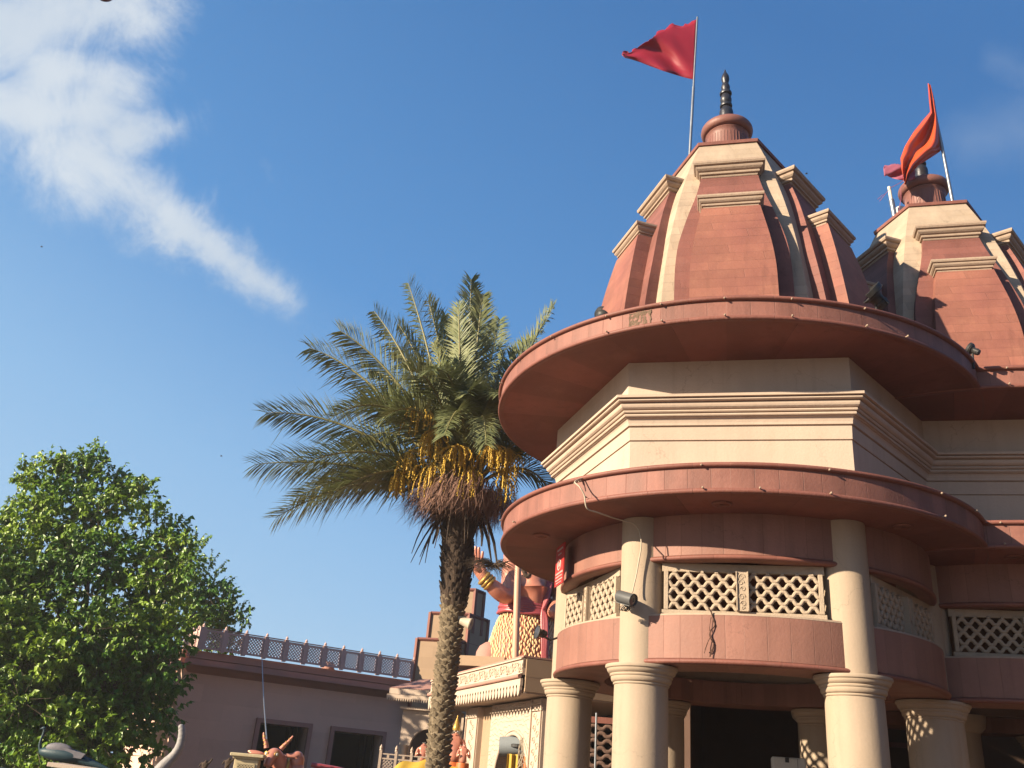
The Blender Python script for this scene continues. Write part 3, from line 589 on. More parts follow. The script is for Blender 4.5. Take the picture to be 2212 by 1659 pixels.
pts = [at(1165, 1262, 9.6), at(1180, 1278, 9.6), at(1215, 1283, 9.6), at(1250, 1262, 9.6), at(1270, 1240, 9.55), at(1290, 1190, 9.4)]
p2_ = [at(1165 - 8, 1250, 9.7)] + pts
# sign
sg = empty('hanging_sign', (0, 0, 0)); a = math.radians(-64.5) + TH; R_ = 2.02
c = Vector((TX + R_ * math.sin(a), TY - R_ * math.cos(a), 3.74)); sg.location = c; sg.rotation_euler = (0, 0, a); tag(sg, 'small red notice plate with white lettering on the fascia under the lower canopy', 'sign')
mb = MB(); mb.box((0, 0, 0), (.31, .012, .42)); mb.build('plate', M['signred'], sg)
mb = MB()
ring_pts = [(.055 * math.cos(t), -.009, .0 + .055 * math.sin(t)) for t in [2 * PI * i / 20 for i in range(21)]]; mb.tube(ring_pts, .005, 5); mb.tube([(-.02, -.009, -.02), (.0, -.009, .025), (.02, -.009, -.02)], .004, 5)
for row, (z, w, hh) in enumerate(((.165, .20, .022), (.115, .12, .014), (-.085, .24, .020), (-.12, .22, .014), (-.155, .24, .014), (-.185, .18, .010))):
    x = -w / 2
    while x < w / 2:
        l = random.uniform(.012, .03); mb.box((x + l / 2, -.008, z - hh * .1), (l * .85, .004, hh * .22)); mb.box((x + l / 2, -.008, z), (l * .25, .004, hh)); mb.box((x + l * .8, -.008, z - hh * .3), (l * .2, .004, hh * .5)); x += l + .004
mb.build('lettering', M['signw'], sg)
# dry root hanging on the parapet
Cv = crop(2150, 1750, 3.687)
mb = MB(); o0 = at(*Cv([(430, 740)])[0], 7.845)
for path, r in (([(400, 690), (430, 740), (450, 800), (475, 880), (462, 920), (425, 955), (415, 1010), (430, 1060), (460, 1110), (455, 1160), (415, 1265)], .0065), ([(460, 1110), (440, 1180), (405, 1220)], .004), ([(430, 800), (415, 900), (412, 960)], .003), ([(418, 1040), (385, 1110), (350, 1225)], .0035), ([(375, 1130), (355, 1190)], .0025), ([(430, 740), (470, 700), (510, 730)], .003)):
    mb.tube(smooth_path(rel([at(*Cv([q])[0], 7.842 + random.uniform(-.006, .004)) for q in path], o0), 4), [r * random.uniform(.7, 1.3) for _ in range((len(path) - 1) * 4 + 1)], 6)
o = mb.build('dry_root', M['root'], loc=o0); tag(o, 'thin dry root hanging from the lattice window over the parapet', 'root')
# white box inside the ring
c = at(1703, 1652, 10.6); e = empty('white_unit', c, TH); tag(e, 'white boxed unit with a dark clip inside the columned ring', 'box')
mb = MB(); mb.box((0, 0, -.05), (.36, .3, .24)); mb.build('casing', M['whitep'], e, bevel=.02); mb = MB(); mb.box((-.02, -.152, .04), (.04, .01, .05)); mb.box((.09, -.152, -.05), (.004, .006, .22)); mb.build('clip', M['black'], e)
# ------------------------------------------------------------------ birds, globe
for (x, y, Y, lab) in ((90, 533, 60, 'tiny dark bird in the sky below the big cloud'), (478, 985, 70, 'tiny dark bird in the sky left of the palm'), (1742, 375, 50, 'tiny dark bird in the sky between the two domes')):
    c = at(x, y, Y); mb = MB(); s = .11; mb.ball((0, 0, 0), (s * .9, s * .4, s * .4), 8, 6); mb.add([(-s * .3, 0, 0), (s * .4, 0, 0), (s * .1, -s * 1.2, s * .5)], [(0, 1, 2)]); mb.add([(-s * .3, 0, 0), (s * .4, 0, 0), (s * .1, s * 1.2, s * .5)], [(0, 1, 2)])
    tag(mb.build('flying_bird', M['black'], loc=c), lab, 'bird', 'birds far off in the sky')
c = at(226, -19, 3.0); e = empty('hanging_globe', c); tag(e, 'dark red globe hanging into the top edge above the cloud', 'globe')
MB().ball((0, 0, 0), .045, 28, 18).build('shade', M['globe'], e, smooth=80); MB().tube([(0, 0, .04), (0, 0, 1.2)], .004, 8).build('cord', M['black'], e)
# ------------------------------------------------------------------ left building with balustrade
rzB = math.radians(31.4); bl = empty('side_building', (-7.331, 23.688, 0), rzB); tag(bl, 'low pink building with two dark windows under a flat roof, in shade at left', 'building')
Lb = 8.2
mb = MB(); WX = [(-.2, 1.99), (3.31, 4.06), (5.50, Lb)]
for x0, x1 in WX: mb.box(((x0 + x1) / 2, 3.2, 1.3), (x1 - x0, 5.8, 2.6))
mb.box((Lb / 2 - .1, 3.2, 3.18), (Lb + .2, 5.8, 1.16)); mb.box((Lb / 2 - .1, 3.2, .3), (Lb + .19, 5.78, .6)); mb.build('wall', M['pinkwall'], bl)
for x0, x1 in ((1.99, 3.31), (4.06, 5.50)):
    mb = MB(); t = .11; mb.box((x0 - t / 2, .27, 1.60), (t, .10, 2.0)); mb.box((x1 + t / 2, .27, 1.60), (t, .10, 2.0)); mb.box(((x0 + x1) / 2, .27, 2.655), (x1 - x0 + 2 * t, .10, .11)); w = mb.build('window', M['pinktrim'], bl)
    mb = MB(); mb.box(((x0 + x1) / 2, 1.1, 1.60), (x1 - x0, .05, 2.0)); mb.build('dark_room_sheet', M['dark'], w)  # near-black sheet paints the unlit room behind the window
    mb = MB(); mb.box((x0 + .05, .5, 1.60), (.05, .3, 2.0)); mb.box((x1 - .18, .6, 1.60), (.05, .3, 2.0)); mb.box((x1 - .32, .8, 1.60), (.05, .3, 2.0)); mb.build('shutter', M['wood_and_shade'], w)
mb = MB(); prof = [(.0, 3.60), (-.18, 3.72), (-.36, 3.765), (-.40, 3.765), (-.40, 3.785), (-.18, 3.80), (-.17, 3.93), (-.10, 3.935), (-.10, 3.95), (-.16, 3.955), (-.15, 4.10), (-.11, 4.105), (-.11, 4.14), (.4, 4.15)]
mb.loft([[Vector((xx + (y if k == 0 else 0), y + .30, z)) for y, z in prof] for k, xx in enumerate((-.1, Lb + .1))]); mb.build('eaves_band', M['pinktrim'], bl)
mb = MB(); mb.box((-.22, 3.3, 3.93), (.24, 6.0, .40)); mb.box((Lb / 2, 3.6, 4.06), (Lb, 5.6, .12)); mb.build('roof', M['pinktrim'], bl)
# balustrade
sp = .553; jw, jh = .36, .40
def jali(w, h, cell, bar, th=.03):
    mb = MB(); nx = int(w / cell) + 1
    import itertools
    for sgn in (1, -1):
        c0 = -(w + h)
        while c0 < w + h:
            # line x*sgn + z = c0 clipped to the panel
            pts = []
            xa, xb = -w / 2, w / 2; za, zb = c0 - sgn * xa, c0 - sgn * xb
            def cl(x, z):
                z2 = max(-h / 2, min(h / 2, z)); return (sgn * (c0 - z2), z2)
            p, q = cl(xa, za), cl(xb, zb)
            if abs(p[0]) <= w / 2 + 1e-6 and abs(q[0]) <= w / 2 + 1e-6 and math.hypot(p[0] - q[0], p[1] - q[1]) > .01:
                d = Vector((q[0] - p[0], 0, q[1] - p[1])); l = d.length; ang = math.atan2(d.z, d.x); R_m = Matrix.Rotation(-ang, 3, 'Y'); off = .002 * sgn
                mb.box(((p[0] + q[0]) / 2, off, (p[1] + q[1]) / 2), (l, th, bar), M=R_m)
            c0 += cell * math.sqrt(2) * .9
    return mb
jm = jali(jw, jh, .066, .023)
bal = empty('roof_balustrade', (-7.331, 23.688, 4.15), rzB); tag(bal, 'pink pierced balustrade with pointed posts along the roof of the low building', 'balustrade')
jp = None; pp = None
for i in range(15):
    x = i * sp + .03
    mb = MB(); w = .10 if i else .16; mb.box((0, .06, .27), (w, .09, .54)); mb.box((0, .06, .55), (w + .015, .105, .02)); mb.lathe([(.042, .56), (.03, .58), (.042, .605), (.02, .64), (.002, .665)], 8, c=(0, .06))
    if i == 0: mb.build('corner_post', M['pinkjali'], bal, loc=(0, 0, 0))
    else:
        if pp is None: pp = mb.build('post', M['pinkjali'], bal)
        else:
            o = pp.copy(); S.collection.objects.link(o); o.parent = bal; pp2 = o
            o.location = (x, 0, 0)
        if i == 1: pp.location = (x, 0, 0)
    if i < 14:
        xc = x + sp / 2
        if jp is None:
            jb = MB(); jb.v = list(jm.v); jb.f = list(jm.f); fw, fh = sp - .10, .47
            jb.box((0, 0, jh / 2 + .02), (fw, .05, .045)); jb.box((0, 0, -jh / 2 - .02), (fw, .05, .045)); jb.box((-jw / 2 - .022, 0, 0), (.045, .045, jh)); jb.box((jw / 2 + .022, 0, 0), (.045, .045, jh)); jp = jb.build('pierced_panel', M['pinkjali'], bal); o = jp
        else: o = jp.copy(); S.collection.objects.link(o); o.parent = bal
        o.location = (xc, .06, .275)
mb = MB(); mb.box((14 * sp / 2, .06, .547), (14 * sp, .04, .025)); mb.build('top_rail', M['pinktrim'], bal)
# side return of the balustrade
for k in range(3):
    o = jp.copy(); S.collection.objects.link(o); o.parent = bal; o.rotation_euler = (0, 0, PI / 2); o.location = (.03, .06 + sp * (k + .5), .275)
    o = pp.copy(); S.collection.objects.link(o); o.parent = bal; o.location = (.03, sp * (k + 1), 0)
# small thing on the roof: cooler
c = Vector((-7.331, 23.688, 0)) + Matrix.Rotation(rzB, 3, 'Z') @ Vector((3.72, .55, 4.16)); e = empty('roof_vent', c, rzB); tag(e, 'low rounded pink vent on the roof behind the balustrade', 'vent')
MB().lathe([(.02, .22), (.10, .20), (.16, .13), (.17, .0)], 20).build('hood', M['pinktrim'], e, smooth=50); MB().lathe([(.19, 0), (.19, .03), (.16, .03)], 20).build('base', M['pinktrim'], e)
# hanging wire
pts = [at(566, 1424, 22.9), at(569, 1500, 19.5), at(573, 1560, 16), at(576, 1600, 13.1)]
o = MB().tube(smooth_path(rel(pts, pts[-1])), .011, 6).build('hanging_wire', M['steel'], loc=pts[-1]); tag(o, 'thin grey wire running from the balustrade down behind the cow statue', 'wire')
# ------------------------------------------------------------------ shrine pavilion with arch
rzP = math.radians(-70.86); pv = empty('shrine_pavilion', (.59, 15.66, 0), rzP); tag(pv, 'pale carved stone pavilion with an arch, leaf frieze and toothed valance behind the palm trunk', 'pavilion')
Lp = 5.5
mb = MB(); mb.box((-Lp / 2, 1.5, 3.50), (Lp, 2.98, .14)); mb.box((-Lp / 2, 1.5, 3.615), (Lp + .06, 3.04, .03)); mb.build('roof', M['pinktrim'], pv)
mb = MB(); mb.box((-Lp / 2, .02, 3.455), (Lp, .06, .27)); mb.box((-Lp / 2, -.02, 3.583), (Lp, .05, .022)); mb.box((-Lp / 2, -.02, 3.334), (Lp, .05, .022)); fz = mb.build('frieze', M['shrine'], pv)
mb = MB(); nn = 19
for i in range(nn):
    cx = -Lp + (i + .5) * Lp / nn; f = 1 if i % 2 else -1
    p = []
    for k in range(24):
        t = k / 23; a = t * 2.9 * PI + (0 if f > 0 else PI); rr = .085 * (1 - t * .78); p.append((cx + f * rr * math.cos(a), -.016, 3.457 + rr * math.sin(a) * 1.1))
    mb.tube(p, [.017 * (1 - .4 * k / 23) for k in range(24)], 6)
    for s_ in (-1, 1): mb.ball((cx + .10 * s_, -.012, 3.457 + .075 * s_ * f), (.035, .018, .018), 8, 6); mb.ball((cx + .125, -.012, 3.457 + .03 * s_), (.02, .016, .03), 8, 6)
mb.build('leaf_scrolls', M['shrine'], fz, smooth=60)
mb = MB(); mb.tube([(-Lp, -.05, 3.295), (-.005, -.05, 3.295)], .035, 12); mb.build('roll_moulding', M['pinktrim'], pv, smooth=60)
mb = MB(); mb.box((-Lp / 2, -.01, 3.20), (Lp, .05, .12)); nt_ = 36; tw = Lp / nt_
for i in range(nt_):
    x = -Lp + (i + .5) * tw
    mb.prism([(x - tw * .40, 3.14), (x - tw * .40, 3.075), (x - tw * .28, 3.02), (x, 2.975), (x + tw * .28, 3.02), (x + tw * .40, 3.075), (x + tw * .40, 3.14)], -.035, .012)
mb.build('toothed_valance', M['shrine'], pv)
mb = MB()
for i in range(nt_ - 1): mb.ball((-Lp + (i + 1.0) * tw, -.035, 3.135), (.022, .01, .028), 8, 6)
mb.build('hole_shade_dots', M['dark'], pv)  # dark beads paint shade into the valance openings
# short end
mb = MB(); mb.box((.012, 1.5, 3.44), (.03, 2.9, .30)); mb.box((.0, 1.5, 3.175), (.05, 2.9, .24)); mb.build('end_fascia', M['tan'], pv)
mb = MB(); mb.box((-Lp / 2, 1.5, 3.06), (Lp - .04, 2.9, .06)); mb.build('ceiling', M['shrine'], pv)
# wall with arch (wall plane y = .5)
def arch_wall(x0, x1, z1, cx, cz, r, y0, y1):
    mb = MB(); n = 28; xs = [cx + r * math.cos(PI - PI * i / n) for i in range(n + 1)]; zs = [cz + r * math.sin(PI * i / n) for i in range(n + 1)]
    mb.box(((x0 + cx - r) / 2, (y0 + y1) / 2, z1 / 2), (cx - r - x0, y1 - y0, z1)); mb.box(((x1 + cx + r) / 2, (y0 + y1) / 2, z1 / 2), (x1 - cx - r, y1 - y0, z1))
    for i in range(n): mb.prism([(xs[i], zs[i]), (xs[i + 1], zs[i + 1]), (xs[i + 1], z1), (xs[i], z1)], y0, y1)
    return mb
arch_wall(-2.80, -.62, 3.0, -1.52, 1.58, .86, .50, .72).build('arch_wall', M['carved'], pv)
mb = MB(); n = 30
for r, t, y in ((.885, .035, .49), (.95, .02, .495)): mb.tube([(-1.52 + r * math.cos(PI * i / n), y, 1.58 + r * math.sin(PI * i / n)) for i in range(n + 1)], t, 8)
mb.build('arch_moulding', M['shrine'], pv, smooth=60)
for x0, x1, nm in ((-4.22, -3.46, 'p'), (-.66, -.16, 'p')):
    mb = MB(); mb.box(((x0 + x1) / 2, .62, 1.5), (x1 - x0, .30, 3.0)); o = mb.build('carved_pier', M['shrine'], pv)
    mb = MB()
    for x in (x0 + .03, x1 - .03): mb.box((x, .455, 1.5), (.03, .03, 3.0))
    for z in (1.78, 2.82): mb.box(((x0 + x1) / 2, .455, z), (x1 - x0, .035, .03))
    for q in range(9):
        z = 1.95 + q * .095; scroll(mb, (x0 + x1) / 2 + .08 * (1 if q % 2 else -1), z, .07, .465, 1 if q % 2 else -1, 1.2, .011)
    mb.build('pier_relief', M['shrine'], o, smooth=60)
mb = MB(); mb.box((-3.13, .72, 1.5), (.66, .30, 3.0)); mb.build('plain_pier', M['tan'], pv)
mb = MB(); mb.box((-5.25, .50, 1.5), (.22, .3, 3.0)); mb.build('end_pier', M['shrine'], pv)
mb = MB(); mb.box((-Lp / 2, 2.8, 1.5), (Lp, .15, 3.0)); mb.box((-2.9, 1.8, 1.5), (.1, 2.0, 3.0)); mb.build('back_wall', M['wood_and_shade'], pv)  # dark tone painted on so the pavilion inside looks shaded
# leaf drops between the valance and the wall
mb = MB()
mb.box((-1.75, .485, 2.86), (2.1, .03, .02)); mb.box((-.41, .45, 2.92), (.5, .03, .02))
for i in range(20): mb.ball((-2.75 + i * .105, .485, 2.86), (.022, .02, .022), 6, 5)
for i in range(5): mb.ball((-.60 + i * .10, .45, 2.92), (.022, .02, .022), 6, 5)
mb.build('bead_moulding', M['shrine'], pv)
# duct, drapes and idols in the pavilion
c = at(1122, 1612, 17.3); e = empty('duct_pipe', c); tag(e, 'thick pale grey duct crossing inside the carved arch', 'duct')
MB().tube([(-.34, .1, -.03), (.9, -.1, .09)], .17, 24).build('pipe', M['duct'], e, smooth=60); MB().lathe([(.17, -.03), (.185, -.02), (.185, .02), (.17, .03)], 24, c=(0, 0)).build('collar', M['black'], e)
c = at(1128, 1600, 16.4); mb = MB()
for k in range(7): mb.tube(smooth_path([(random.uniform(-.03, .03), 0, .05), (random.uniform(-.08, .04), 0, -.15), (random.uniform(-.05, .09), 0, -.3), (random.uniform(-.09, .1), 0, random.uniform(-.5, -.35))]), .006, 5)
tag(mb.build('wire_bundle', M['cablem'], loc=c), 'tangle of pale wires hanging in front of the duct', 'wires')
c = at(1118, 1659, 17.2); e = empty('draped_cloth', c); tag(e, 'orange and yellow cloth hanging inside the carved arch', 'cloth')
for nm, x0, mt_ in (('yellow_half', -.20, M['yellow']), ('orange_half', .06, M['robe'])):
    mb = MB(); vs = []
    for i in range(17):
        for j in range(2): vs.append((x0 + i * .016, .03 * math.sin(i * .9), .22 - .9 * j))
    mb.add(vs, [(i * 2, i * 2 + 2, i * 2 + 3, i * 2 + 1) for i in range(16)]); o = mb.build(nm, mt_, e, smooth=180, fix=False)
# jali screen behind the tower, seen between its two left columns
c = at(1303, 1660, 13.2); e = empty('jali_screen', (c.x, c.y, 0), -.1); tag(e, 'brown pierced screen seen between the two left columns of the nearest tower', 'screen')
jj = lattice_mb(.9, 2.6, .19, .095, .024, .04); o = jj.build('pierced_panel', M['interior'], e, loc=(.05, 0, 1.22)); mb = MB(); mb.box((-.42, 0, 1.25), (.06, .08, 2.5)); mb.box((.52, 0, 1.25), (.06, .08, 2.5)); mb.box((.05, 0, 2.53), (1.0, .08, .08)); mb.build('frame', M['lip'], e)
c = at(1290, 1659, 11.6); o = MB().tube([(0, 0, -c.z), at(1288.5, 1540, 11.6) - c], .014, 8).build('thin_pole', M['steel'], loc=c, smooth=60); tag(o, 'thin pale vertical pole between the two left columns', 'pole')
# ------------------------------------------------------------------ small pavilion at the end of the side building
c = Vector((-1.30, 21.3, 0)); sp_ = empty('small_pavilion', c, math.radians(-8)); tag(sp_, 'small shaded pavilion with a toothed eave and arch, left of the palm trunk', 'pavilion')
mb = MB(); mb.box((0, 1.0, 3.38), (1.7, 2.2, .09)); mb.loft([[Vector((-.85, -.1, 3.43)), Vector((.85, -.1, 3.43)), Vector((.85, 2.1, 3.43)), Vector((-.85, 2.1, 3.43))], [Vector((-.3, .6, 3.72)), Vector((.5, .6, 3.72)), Vector((.5, 1.4, 3.72)), Vector((-.3, 1.4, 3.72))]]); mb.build('roof', M['pinktrim'], sp_)
mb = MB(); mb.box((0, -.12, 3.35), (1.72, .05, .12)); mb.box((0, -.16, 3.24), (1.80, .04, .08))
for i in range(34): mb.prism([(-.88 + i * .0525 - .02, 3.20), (-.88 + i * .0525, 3.13), (-.88 + i * .0525 + .02, 3.20)], -.175, -.14)
mb.box((.1, .05, 3.02), (1.4, .1, .05)); mb.build('toothed_eave', M['shrine'], sp_)
arch_wall(-.55, .85, 3.0, .10, 2.20, .42, .12, .26).build('arch', M['shrine'], sp_)
mb = MB(); mb.lathe([(.09, 0), (.09, .2), (.07, .25), (.07, 2.2), (.1, 2.25)], 16, c=(-.42, .05)); mb.build('pillar', M['shrine'], sp_, smooth=40)
mb = MB(); mb.box((.1, 1.6, 1.5), (1.6, .1, 3.0)); mb.build('back_wall', M['interior'], sp_)
# fence with posts
f0 = at(818, 1659, 17.0); fe = empty('pierced_fence', (f0.x, 17.0, 0), .08); tag(fe, 'low pale pierced stone fence left of the palm trunk foot', 'fence')
jf = jali(.19, .30, .045, .014, .02)
for i in range(4):
    mb = MB(); mb.box((i * .27, 0, 1.0), (.045, .05, 2.0)); mb.lathe([(.03, 2.0), (.02, 2.02), (.028, 2.045), (.001, 2.10)], 8, c=(i * .27, 0)); mb.build('post', M['shrine'], fe)
    if i < 3:
        mb = MB(); mb.v = list(jf.v); mb.f = list(jf.f); mb.box((0, 0, .17), (.225, .035, .025)); mb.box((0, 0, .215), (.04, .03, .06)); mb.box((0, 0, .245), (.225, .035, .02)); mb.box((0, 0, -.17), (.225, .035, .03)); mb.box((0, 0, -.95), (.225, .03, 1.5)); mb.build('panel', M['shrine'], fe, loc=(i * .27 + .135, 0, 1.70))
# stepped tan tower
st = empty('stepped_tower', (-.85, 27.5, 0)); st.location = (-.80, 27.3, 0); tag(st, 'stepped tan tower with red stone edges rising behind the palm trunk', 'tower')
A = Vector((-.835, 0.894)).normalized()
def stepbox(corner, wl, wr, z0, z1):
    # corner: near vertical edge; left face runs to the left, right (shaded) face runs back to the right
    dl = Vector((-.97, .25, 0)); dr = Vector((.55, .83, 0)); c0 = Vector((corner[0], corner[1], 0)) - Vector((-.80, 27.3, 0)); c0.z = 0
    q = [c0, c0 + dr * wr, c0 + dr * wr + dl * wl, c0 + dl * wl]
    mb = MB(); mb.loft([[p + Vector((0, 0, z0)) for p in q], [p + Vector((0, 0, z1)) for p in q]]); o = mb.build('block', M['tan'], st)
    mb = MB(); t = .055
    for k in range(4):
        a_, b_ = q[k], q[(k + 1) % 4]
        mb.tube([a_ + Vector((0, 0, z0)), a_ + Vector((0, 0, z1))], t * 1.2, 4); mb.tube([a_ + Vector((0, 0, z1 - .03)), b_ + Vector((0, 0, z1 - .03))], t, 4)
    mb.build('stone_edging', M['lip'], o)
stepbox((-.56, 27.0), .9, .45, 5.6, 6.90); stepbox((-.67, 26.8), 1.2, 1.0, 4.9, 6.13); stepbox((-.86, 26.6), 1.3, 1.5, 3.0, 5.33)
o = MB().box((0, 0, 0), (.4, .5, 3.2)); mb = MB(); mb.box((0, .9, 1.5), (1.6, 1.6, 3.2)); mb.build('base', M['tan'], st)
# floodlight tied to the palm
c = at(1008, 1345, 13.2); e = empty('palm_floodlight', c); tag(e, 'pale floodlight tied to the palm trunk', 'floodlight'); q = Vector((.85, -.2, -.22)).to_track_quat('Z', 'Y').to_matrix()
MB().add([tuple(q @ Vector(v)) for v in MB().lathe([(.01, -.11), (.045, -.10), (.06, -.05), (.075, .045), (.09, .06), (.085, .075), (.02, .07)], 20).v], MB().lathe([(.01, -.11), (.045, -.10), (.06, -.05), (.075, .045), (.09, .06), (.085, .075), (.02, .07)], 20).f).build('housing', M['cablem'], e, smooth=40)
mb = MB(); mb.box((-.07, .0, .06), (.12, .03, .05)); mb.build('clamp', M['black'], e)
# ------------------------------------------------------------------ palm
def qmesh(name, V, F, mt_, parent, loc=None, smooth=False):
    me = bpy.data.meshes.new(name); me.from_pydata([tuple(v) for v in V], [], F); me.materials.append(mt_)
    if smooth: me.polygons.foreach_set('use_smooth', [True] * len(me.polygons))
    o = bpy.data.objects.new(name, me); S.collection.objects.link(o); o.parent = parent
    if loc: o.location = loc
    return o
PB = at(945, 1659, 13.5); PB.z = 0; PB.x += .01
palm = empty('date_palm', PB); tag(palm, 'tall date palm with yellow date clusters and arching fronds left of the near tower', 'palm tree')
axis = [(Vector((-.575, 13.5, 0)), .19), (Vector((-.581, 13.5, 1.75)), .158), (Vector((-.605, 13.5, 2.7)), .160), (Vector((-.585, 13.5, 3.5)), .163), (Vector((-.590, 13.5, 3.95)), .175), (Vector((-.60, 13.5, 4.45)), .215), (Vector((-.635, 13.5, 5.0)), .235), (Vector((-.61, 13.5, 5.4)), .27), (Vector((-.58, 13.5, 5.8)), .22)]
def trunk_at(z):
    for (a, ra), (b, rb) in zip(axis, axis[1:]):
        if a.z <= z <= b.z: t = (z - a.z) / (b.z - a.z); return a.lerp(b, t), ra + (rb - ra) * t
    return axis[-1]
mb = MB()
rings = []
for i in range(60):
    z = 5.8 * i / 59; c, r = trunk_at(z); rings.append([c - PB + Vector((math.cos(a) * r * .93, math.sin(a) * r * .93, 0)) for a in [2 * PI * k / 24 for k in range(24)]])
mb.loft(rings); mb.build('trunk', M['trunk'], palm, smooth=80)
def boots(z0, z1, per, dz, scale, out, mt_, name, rough=.1, up=0.5):
    mb = MB(); z = z0; row = 0
    while z < z1:
        c, r = trunk_at(min(z, 5.79))
        for k in range(per):
            a = 2 * PI * (k + .5 * (row % 2)) / per + random.uniform(-.08, .08); zz = z + random.uniform(-.02, .02); w = 2 * PI * r / per * .62 * random.uniform(.85, 1.15); h = dz * scale * random.uniform(.8, 1.25)
            d = Vector((math.cos(a), math.sin(a), 0)); t = Vector((-math.sin(a), math.cos(a), 0)); u = Vector((0, 0, 1)); o_ = out * random.uniform(.6, 1.4)
            b = c - PB + u * (zz - c.z)
            tip = b + d * (r * .95 + o_) + u * (h * up)
            P0 = b + d * r * .88 - t * w - u * h * .15; P1 = b + d * r * .88 + t * w - u * h * .15; P2 = b + d * (r * .95) - u * h * .55; P3 = b + d * r * .88 + u * h * .5
            T1 = tip - t * w * .35; T2 = tip + t * w * .35; T3 = tip + u * h * .12
            s = len(mb.v); mb.v += [tuple(x) for x in (P0, P1, P2, P3, T1, T2, T3)]; mb.f += [(s, s + 2, s + 4), (s + 2, s + 1, s + 5), (s + 2, s + 5, s + 4), (s, s + 4, s + 3), (s + 1, s + 3, s + 5), (s + 3, s + 4, s + 6), (s + 3, s + 6, s + 5), (s + 4, s + 5, s + 6)]
        z += dz; row += 1
    mb.build(name, mt_, palm, fix=False)
boots(.05, 4.1, 9, .066, 1.25, .034, M['trunk'], 'leaf_scars', up=.25)
boots(4.0, 5.35, 12, .065, 1.7, .05, M['trunkdark'], 'old_leaf_bases', up=.9)
boots(5.25, 5.7, 11, .08, 2.6, .11, M['trunkdark'], 'frond_stubs', up=1.1)
def bez(p0, p1, p2, t): return p0 * (1 - t) ** 2 + p1 * 2 * t * (1 - t) + p2 * t * t
def frond(p0, p1, p2, wid, roll=0., dens=88, dead=False, r0=.028, droop=.25, vshape=.35):
    V, F = [], []; L_ = (p1 - p0).length + (p2 - p1).length; n = int(dens * L_ / 2.6) + 12
    for i in range(n):
        t = .16 + .84 * (i + .5) / n; q = bez(p0, p1, p2, t); tg = (bez(p0, p1, p2, min(t + .01, 1.01)) - bez(p0, p1, p2, t - .01)).normalized()
        up = Vector((0, 0, 1)); side = tg.cross(up)
        if side.length < .12: side = tg.cross(Vector((0, -1, .2)))
        side.normalize(); nrm = side.cross(tg).normalized()
        prof = math.sin(min(1, (t - .10) / .28) * PI / 2) * (1 - .55 * max(0, (t - .6) / .4) ** 1.5)
        ln = wid * prof * random.uniform(.82, 1.1); fwd = .55 + .75 * t
        for s in (-1, 1):
            lift = vshape * random.choice((1, 1, .0, 1.2)) + random.uniform(-.15, .15)
            ra = roll + random.uniform(-.45, .45); s2 = side * math.cos(ra) + nrm * math.sin(ra); n2 = nrm * math.cos(ra) - side * math.sin(ra)
            d = (s2 * s + tg * fwd + n2 * lift).normalized(); w = .013 * random.uniform(.8, 1.2)
            wd = d.cross(nrm).normalized() * w; dr = Vector((0, 0, -1)) * ln * droop * random.uniform(.4, 1.5)
            if random.random() < .06: dr = dr * 3
            a = q + tg * random.uniform(-.01, .01); b = a + d * ln * .5 + dr * .15; c = a + d * ln + dr * .8
            k = len(V); V += [a - wd * .5, a + wd * .5, b + wd, b - wd, c]; F += [(k, k + 1, k + 2, k + 3), (k + 3, k + 2, k + 4)]
    return V, F
cb = Vector((-.585, 13.5, 5.62))
# tips given as picture directions with a real distance each
fr = [  # tip x, tip y, tip Y, rise of the control point, along factor, width
 (575, 892, 13.2, .75, .55, .50), (550, 1003, 13.0, .45, .50, .48), (596, 1118, 13.1, .75, .50, .46), (670, 752, 13.6, .8, .52, .52), (808, 672, 14.1, .75, .45, .50), (882, 612, 13.8, .55, .42, .52),
 (1018, 604, 14.0, .6, .5, .50), (1042, 640, 13.4, .6, .5, .46), (1195, 662, 14.4, .7, .45, .46), (1150, 735, 14.9, .9, .45, .46), (720, 900, 12.3, 1.3, .55, .48), (640, 1010, 12.6, .9, .55, .46),
 (700, 1050, 14.3, .9, .5, .44), (880, 800, 12.0, 1.25, .45, .46), (930, 800, 11.6, 1.55, .3, .44), (1080, 850, 11.9, 1.4, .3, .44), (960, 940, 11.4, 1.75, .35, .42), (1110, 900, 12.4, 1.4, .5, .44), (1050, 960, 11.5, 1.6, .4, .42),
 (1230, 820, 14.2, .9, .5, .46), (1240, 960, 14.0, .8, .55, .46), (1190, 1060, 13.6, .7, .6, .44), (1180, 1000, 12.9, 1.0, .6, .44), (960, 680, 15.2, .9, .5, .46), (1080, 690, 15.4, .9, .5, .46), (850, 760, 15.3, 1.0, .5, .46),
 (780, 860, 15.2, 1.0, .5, .46), (640, 1075, 14.2, .6, .55, .44), (735, 715, 13.2, .7, .5, .48), (800, 800, 14.8, .9, .5, .46), (830, 900, 12.2, 1.2, .5, .44), (1010, 850, 11.8, 1.5, .3, .42), (1150, 930, 12.6, 1.2, .5, .42), (690, 1090, 12.6, .85, .55, .42), (1090, 760, 13.6, .5, .5, .44), (990, 660, 13.0, .4, .5, .46), (925, 650, 14.3, .6, .45, .5), (1140, 830, 15.3, 1.0, .5, .46), (940, 745, 13.0, .6, .4, .46), (1000, 720, 13.2, .4, .4, .44), (760, 960, 13.8, 1.1, .5, .44), (860, 700, 14.6, .7, .45, .46)]
